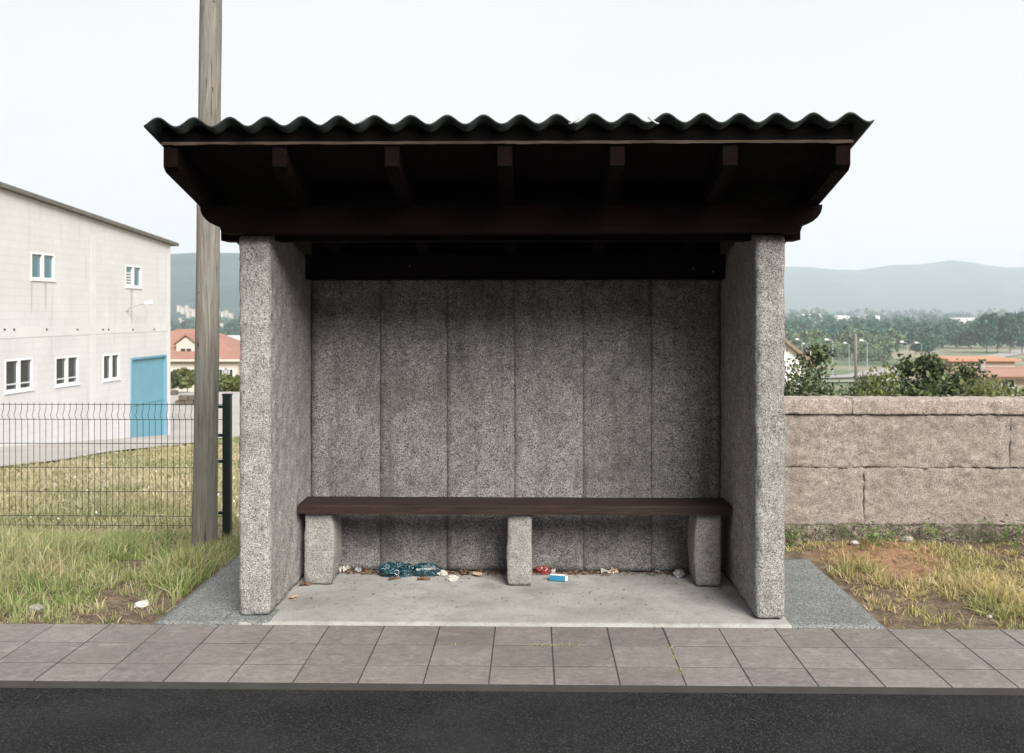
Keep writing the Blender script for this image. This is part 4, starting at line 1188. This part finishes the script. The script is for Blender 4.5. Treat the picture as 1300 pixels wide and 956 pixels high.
for pa, pb, ya, yb, lab in ((1020, 1044, 398.6, 402.5, 'pale distant warehouse nearest the shelter, above the valley trees'), (1064, 1079, 400.5, 403.5, 'shortest pale warehouse showing above the treetops of the valley'),
    (1102, 1117, 400.0, 403.5, 'pale distant warehouse in the middle of the valley treetops'), (1212, 1249, 403.6, 409, 'long pale distant warehouse left of the tall tree clump at right')):
    far_building('warehouse', pa, pb, ya, yb, 1500, M['white'], M['band'], lab, 'distant warehouses in the valley', depth=50)
random.seed(5)
hh = [(226, 388.5), (231, 391), (236, 389), (241, 392.5), (245, 394), (238, 396.5), (249, 398), (275, 393), (282, 397), (286, 395), (292, 399), (228, 405), (281, 409)]
for i, (px, py) in enumerate(hh):
    Yv = 1500 - (py - 388) * 12
    x = ratio(px) * Yv
    o = far_building('hillside_house', px - 1.5, px + 1.5, py - 1.5, py + 1, Yv, M['cream'], M['terracotta'] if i % 3 == 0 else M['galv'], 'white speck of a house on the wooded slope between the industrial building and the shelter', 'houses on the left hillside', depth=10, cat='house')

def sheetpatch(name, pts, mat, lift=.25):
    vs = [(x, y, gz(x, y) + lift) for x, y in pts]
    me = bpy.data.meshes.new(name); me.from_pydata(vs, [], [list(range(len(vs)))]); o = link(name, me, mat); tag(o, kind='structure')
def strip(name, path, w, mat, lift=.35):
    vs = []
    for i in range(len(path)):
        a = Vector(path[max(0, i-1)]); b = Vector(path[min(len(path)-1, i+1)]); d = (b - a).normalized(); nrm = Vector((-d.y, d.x))
        for s in (-1, 1):
            p = Vector(path[i]) + nrm * w / 2 * s; vs.append((p.x, p.y, gz(p.x, p.y) + lift))
    q = [(2*i, 2*i+1, 2*i+3, 2*i+2) for i in range(len(path)-1)]
    o = link(name, npmesh(name, vs, q), mat); tag(o, kind='structure')
def vpath(lst): return [(ratio(px) * Y, Y) for px, Y in lst]
def densify(p, n=12):
    out = []
    for i in range(len(p)-1):
        for k in range(n): t = k / n; out.append((p[i][0]*(1-t)+p[i+1][0]*t, p[i][1]*(1-t)+p[i+1][1]*t))
    out.append(p[-1]); return out
strip('valley_road', densify(vpath([(1000, 250), (1050, 262), (1090, 285), (1130, 330), (1200, 420), (1320, 640)])), 13, M['farroad'])
strip('farm_track', densify(vpath([(990, 215), (1060, 215), (1110, 222), (1150, 235)])), 7, M['farroad'])
# street lamps
def street_lamp(px, ytop, Y, arm, label):
    x = ratio(px) * Y; zt_ = zat(ytop, x, Y); zb = gz(x, Y)
    r = empty('street_lamp', (x, Y, zb)); tag(r, label, 'street lamp', 'street lamps along the valley road')
    h = zt_ - zb; k = Y / F      # metres per pixel, for the arm reach seen in the photo
    mb = MB(); mb.tube([(0, 0, 0), (0, 0, h * .95), (.15 * arm, 0, h), (arm * .8, 0, h + .25)], [.14, .10, .08, .06], 6); mb.build('column', M['galv'], r)
    mb = MB(); mb.tube([(arm * .7, 0, h + .26), (arm * 1.25, 0, h + .34)], [.34, .22], 8); mb.build('head', M['lamp_head'], r)
for px, yt, Y, arm, lab in ((1018, 432, 330, -1.7, 'leftmost lamp of the valley road row, nearest the white chimney'), (1024, 437, 430, -1.4, 'short far lamp between the two leftmost tall lamps'), (1057, 432.5, 300, -1.9, 'tall lamp rising above the dark flowering bush'),
    (1078, 436.5, 340, -1.5, 'lamp just left of the thick wooden valley pole'), (1101, 433.5, 310, -1.9, 'tall lamp just right of the thick wooden valley pole'), (1152, 435, 380, -2.2, 'lamp over the green field left of the lone round tree'), (1170, 436, 400, -2.2, 'lamp standing in front of the lone round tree')):
    street_lamp(px, yt, Y, arm, lab)
Yp = 240; x = ratio(1086.5) * Yp; zb = gz(x, Yp); zt_ = zat(424, x, Yp)
mb = MB(); mb.tube([(0, 0, -.2), (0, 0, zt_ - zb)], [.36, .26], 10); o = mb.build('timber_mast', M['pole'], None, (x, Yp, zb), True); tag(o, 'thick brown timber mast standing among the valley street lamps', 'mast')
Yp = 200; x = ratio(1095.5) * Yp; zb = gz(x, Yp)
mb = MB(); mb.tube([(0, 0, 0), (0, 0, 2.6)], [.12, .10], 8); o = mb.build('fence_stake', M['trunk'], None, (x, Yp, zb)); tag(o, 'short dark stake by the valley road, right of the timber mast', 'stake')
# cars
def car(px, Y, rz, label):
    x = ratio(px) * Y; r = empty('car', (x, Y, gz(x, Y) + .36), rz); tag(r, label, 'car', 'cars parked in the valley')
    mb = MB(); mb.prism([(-2.1, .35), (2.1, .35), (2.15, .8), (1.2, .95), (.6, 1.45), (-1.3, 1.45), (-1.9, .95), (-2.15, .85)], 'y', -.85, .85); mb.build('body', M['carwhite'], r, bevel=.05)
    mb = MB(); mb.prism([(1.0, .98), (.55, 1.36), (-1.2, 1.36), (-1.65, .98)], 'y', -.87, .87); mb.build('window', M['dkglass'], r)
    for sx in (-1.3, 1.3):
        for sy in (-.8, .8):
            mb = MB(); mb.tube([(sx, sy - .1, .33), (sx, sy + .1, .33)], .33, 14); mb.build('wheel', M['tyre'], r)
car(1193, 300, R(8), 'white car on the field just left of the orange roof')
car(1289, 330, R(-5), 'white car seen over the right end of the orange roof')

# valley trees
def tree_pts(x, y, zb, h, w, n, r):
    nc = max(4, int(n / 28)); out = []
    for k in range(nc):
        d = r.normal(size=3); d /= np.linalg.norm(d)
        c = d * (.45 + .5 * r.random()) * np.array([w / 2, w / 2, h * .46]); c[2] += h * .54
        out.append(r.normal(size=(28, 3)) * np.array([w * .10, w * .10, h * .075]) + c)
    P = np.concatenate(out); P[:, 2] = np.maximum(P[:, 2], .3)
    return P + np.array([x, y, zb])
R2 = np.random.default_rng(77)
def wood_rows(name, rows, mat, label, leafk=1.3):
    allP = []; sizes = []
    for (pa, pb, Y, Yj, hmin, hmax, step, n) in rows:
        px = pa
        while px < pb:
            y = Y + R2.uniform(-Yj, Yj); x = ratio(px) * y; h = R2.uniform(hmin, hmax); w = h * R2.uniform(.65, 1.0)
            P = tree_pts(x, y, gz(x, y) , h, w, n, R2); allP.append(P); sizes.append(np.full(len(P), h * .055 * leafk))
            px += step * R2.uniform(.6, 1.4)
    C = np.concatenate(allP); S = np.concatenate(sizes)
    nn = len(C); a = R2.normal(size=(nn, 3)); a /= np.linalg.norm(a, axis=1)[:, None]
    b = R2.normal(size=(nn, 3)); b -= (b * a).sum(1)[:, None] * a; b /= np.linalg.norm(b, axis=1)[:, None]
    s = (S * (.6 + .8 * R2.random(nn)))[:, None]
    P = np.stack([C - a*s, C - b*s*.8, C + a*s, C + b*s*.8], 1).reshape(-1, 3)
    q = np.arange(nn)[:, None] * 4 + np.array([[0, 1, 2, 3]])
    o = link(name, npmesh(name, P, q), mat); tag(o, label, 'woodland', kind='stuff')
#           px from, to, Y, jitter, h range, step px, leaves
wood_rows('woodland', [(680, 1330, 2300, 120, 20, 34, 4, 150), (680, 1330, 1800, 80, 14, 22, 5, 170), (680, 1340, 1300, 60, 14, 24, 6, 200), (680, 1340, 1000, 50, 13, 20, 7, 260), (960, 1345, 800, 40, 12, 19, 8, 340), (1060, 1350, 650, 20, 11, 16, 8, 420)],
    M['farleaf'], 'dense band of blue-green valley woodland right of the shelter')
wood_rows('olive_grove', [(985, 1140, 560, 20, 10, 14, 9, 420), (985, 1130, 470, 15, 7, 10, 9, 420), (1090, 1125, 420, 8, 5, 7, 8, 300)], M['farleaf2'], 'paler olive-green trees in front of the valley woodland, behind the lamps')
wood_rows('hillside_wood', [(180, 330, 1250, 60, 14, 22, 5, 220), (180, 330, 900, 40, 12, 18, 6, 300), (180, 330, 600, 30, 8, 13, 8, 340), (180, 340, 330, 14, 5, 8, 9, 380)], M['farleaf'], 'woodland at the foot of the hill behind the red-roofed house')
random.seed(21)
for i, (px, yt, w_, lab) in enumerate(((1252, 400, 15, 'left tree of the tall clump at the right edge'), (1266, 397, 16, 'second tree from the left in the tall clump at the right edge'), (1282, 399, 16, 'third tree from the left in the tall clump at the right edge'), (1297, 398, 17, 'rightmost tree of the tall clump in view'))):
    Y = 560 + 6 * (i % 2); x = ratio(px) * Y
    tree('tall_tree', x, Y, zat(yt, x, Y), gz(x, Y), w_ * Y / F * 1.15, M['farleaf'], lab, 'tree', 6500, .75, 120, 'tall clump of valley trees', .0, 50 + i, .3)
x = ratio(1170) * 480; tree('lone_tree', x, 480, zat(431.5, x, 480), gz(x, 480), 10, M['farleaf'], 'lone round tree standing on the green field of the valley', 'tree', 2400, .42, 60, None, .1, 60, .25)

# hills
def hill(name, ridge, Yr, Yf, Yb, mat, nrow=22, amp=8, ncol=150):
    """ridge: list of (px, py) seen from the camera; rows run from the foot to beyond the ridge"""
    pxs = np.linspace(ridge[0][0], ridge[-1][0], ncol)
    pys = np.interp(pxs, [r_[0] for r_ in ridge], [r_[1] for r_ in ridge])
    V = []
    for j in range(nrow):
        t = j / (nrow - 1)
        for px, py in zip(pxs, pys):
            xr = ratio(px) * Yr; zrg = zat(py, xr, Yr)
            if t < .72:
                u = t / .72; Y = Yf + (Yr - Yf) * u
                sm = u * u * (3 - 2 * u) * .55 + u * .45
                z = -26 + (zrg + 26) * sm
                z += amp * mn.noise(Vector((xr * .004, Y * .003, 3))) * math.sin(u * math.pi) * 2.2
            else:
                u = (t - .72) / .28; Y = Yr + (Yb - Yr) * u; z = zrg - (zrg + 26) * u * u
            x = xr * (.55 + .45 * Y / Yr) if Y < Yr else xr
            V.append((x, Y, z + (amp * .25 * mn.noise(Vector((x * .012, Y * .01, 8))) if 0 < t < .72 else 0)))
    q = [(j*ncol+i, j*ncol+i+1, (j+1)*ncol+i+1, (j+1)*ncol+i) for j in range(nrow-1) for i in range(ncol-1)]
    o = link(name, npmesh(name, V, q), mat, smooth=True); tag(o, kind='structure')
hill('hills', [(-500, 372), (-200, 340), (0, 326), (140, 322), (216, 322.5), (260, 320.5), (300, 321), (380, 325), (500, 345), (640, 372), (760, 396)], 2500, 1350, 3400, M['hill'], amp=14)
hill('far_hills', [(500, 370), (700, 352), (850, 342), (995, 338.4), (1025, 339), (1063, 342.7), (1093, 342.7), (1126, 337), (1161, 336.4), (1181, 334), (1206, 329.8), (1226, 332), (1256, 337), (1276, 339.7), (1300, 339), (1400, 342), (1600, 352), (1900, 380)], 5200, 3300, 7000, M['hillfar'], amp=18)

# ------------------------------------------------------------------ air
HZ = 300
mb = MB(); mb.box(-8500, 8500, -55, 8500, -27.5, HZ)
hz = mb.build('haze', None); tag(hz, kind='stuff')
hz['label'] = 'pale blue summer haze filling the valley air'; hz['category'] = 'haze'
hm = bpy.data.materials.new('haze'); hm.use_nodes = True
hm.node_tree.nodes.remove(hm.node_tree.nodes['Principled BSDF'])
pv = hm.node_tree.nodes.new('ShaderNodeVolumePrincipled'); pv.inputs['Color'].default_value = (.81, .895, .985, 1)
pv.inputs['Density'].default_value = .00022; pv.inputs['Anisotropy'].default_value = .0
hm.node_tree.links.new(pv.outputs[0], hm.node_tree.nodes['Material Output'].inputs['Volume'])
hz.data.materials.append(hm)

# ------------------------------------------------------------------ world, sun, camera
AZ, EL = 27.0, 36.0                     # sun to the right of and behind the photographer
wd = bpy.data.worlds.new('World'); scene.world = wd; wd.use_nodes = True
nt = wd.node_tree; bg = nt.nodes['Background']
sky = nt.nodes.new('ShaderNodeTexSky'); sky.sky_type = 'NISHITA'; sky.sun_disc = False
sky.sun_elevation = R(EL); sky.sun_rotation = R(180 - AZ); sky.dust_density = 3.0
tcw = nt.nodes.new('ShaderNodeTexCoord')
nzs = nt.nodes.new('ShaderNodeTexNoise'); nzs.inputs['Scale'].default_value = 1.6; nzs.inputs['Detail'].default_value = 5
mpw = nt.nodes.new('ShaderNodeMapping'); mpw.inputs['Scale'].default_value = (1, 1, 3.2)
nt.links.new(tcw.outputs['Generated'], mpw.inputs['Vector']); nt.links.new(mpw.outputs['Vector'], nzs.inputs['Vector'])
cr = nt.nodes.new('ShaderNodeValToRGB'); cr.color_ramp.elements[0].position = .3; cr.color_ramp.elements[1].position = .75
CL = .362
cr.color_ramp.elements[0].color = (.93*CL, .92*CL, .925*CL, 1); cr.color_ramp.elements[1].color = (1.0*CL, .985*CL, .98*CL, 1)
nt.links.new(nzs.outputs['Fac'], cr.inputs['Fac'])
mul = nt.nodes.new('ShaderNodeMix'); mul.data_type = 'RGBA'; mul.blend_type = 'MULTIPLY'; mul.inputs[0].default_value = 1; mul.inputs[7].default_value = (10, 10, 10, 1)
# low sky behind the camera dimmed, added to deepen shade on the back wall
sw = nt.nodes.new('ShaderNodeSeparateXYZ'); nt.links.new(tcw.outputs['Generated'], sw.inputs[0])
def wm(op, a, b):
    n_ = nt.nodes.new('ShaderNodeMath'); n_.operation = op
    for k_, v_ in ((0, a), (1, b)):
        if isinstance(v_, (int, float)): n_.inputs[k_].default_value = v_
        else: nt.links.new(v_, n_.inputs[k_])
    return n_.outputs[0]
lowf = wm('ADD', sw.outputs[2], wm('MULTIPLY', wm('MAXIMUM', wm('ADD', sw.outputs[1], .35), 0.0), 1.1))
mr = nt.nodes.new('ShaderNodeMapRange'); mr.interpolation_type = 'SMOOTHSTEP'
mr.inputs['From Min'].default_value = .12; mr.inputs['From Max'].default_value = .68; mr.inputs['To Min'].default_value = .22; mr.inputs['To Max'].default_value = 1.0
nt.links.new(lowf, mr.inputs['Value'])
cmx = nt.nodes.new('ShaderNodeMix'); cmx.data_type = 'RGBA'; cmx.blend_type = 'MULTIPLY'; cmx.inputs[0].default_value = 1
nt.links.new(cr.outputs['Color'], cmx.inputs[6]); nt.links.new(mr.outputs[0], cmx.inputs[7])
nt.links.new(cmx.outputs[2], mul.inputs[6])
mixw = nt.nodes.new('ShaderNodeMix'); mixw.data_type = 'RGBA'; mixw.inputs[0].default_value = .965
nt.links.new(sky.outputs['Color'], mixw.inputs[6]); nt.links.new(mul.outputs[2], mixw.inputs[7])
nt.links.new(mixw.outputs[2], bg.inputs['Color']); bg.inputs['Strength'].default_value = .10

sd = bpy.data.lights.new('Sun', 'SUN'); sd.energy = 2.35; sd.angle = R(34); sd.color = (1, .965, .915)
so = bpy.data.objects.new('Sun', sd); COL.objects.link(so)
v = Vector((math.sin(R(AZ)) * math.cos(R(EL)), -math.cos(R(AZ)) * math.cos(R(EL)), math.sin(R(EL))))
so.rotation_euler = v.to_track_quat('Z', 'Y').to_euler(); so.location = v * 20

cd = bpy.data.cameras.new('Camera'); cam = bpy.data.objects.new('Camera', cd); COL.objects.link(cam)
cam.location = (0, 0, CAMZ); cam.rotation_euler = (R(90), 0, TH)
cd.sensor_width = 36; cd.lens = F / 1300 * 36; cd.shift_y = -(478 - HY) / 1300
cd.clip_start = .05; cd.clip_end = 30000
cd.dof.use_dof = True; cd.dof.focus_distance = 5.8; cd.dof.aperture_fstop = 4.5
scene.camera = cam
scene.view_settings.view_transform = 'Standard'; scene.view_settings.look = 'None'
scene.view_settings.exposure = 1.45; scene.view_settings.gamma = 1
scene.cycles.use_denoising = True
scene.cycles.volume_bounces = 3; scene.cycles.max_bounces = 8; scene.cycles.diffuse_bounces = 2
scene.cycles.transparent_max_bounces = 8
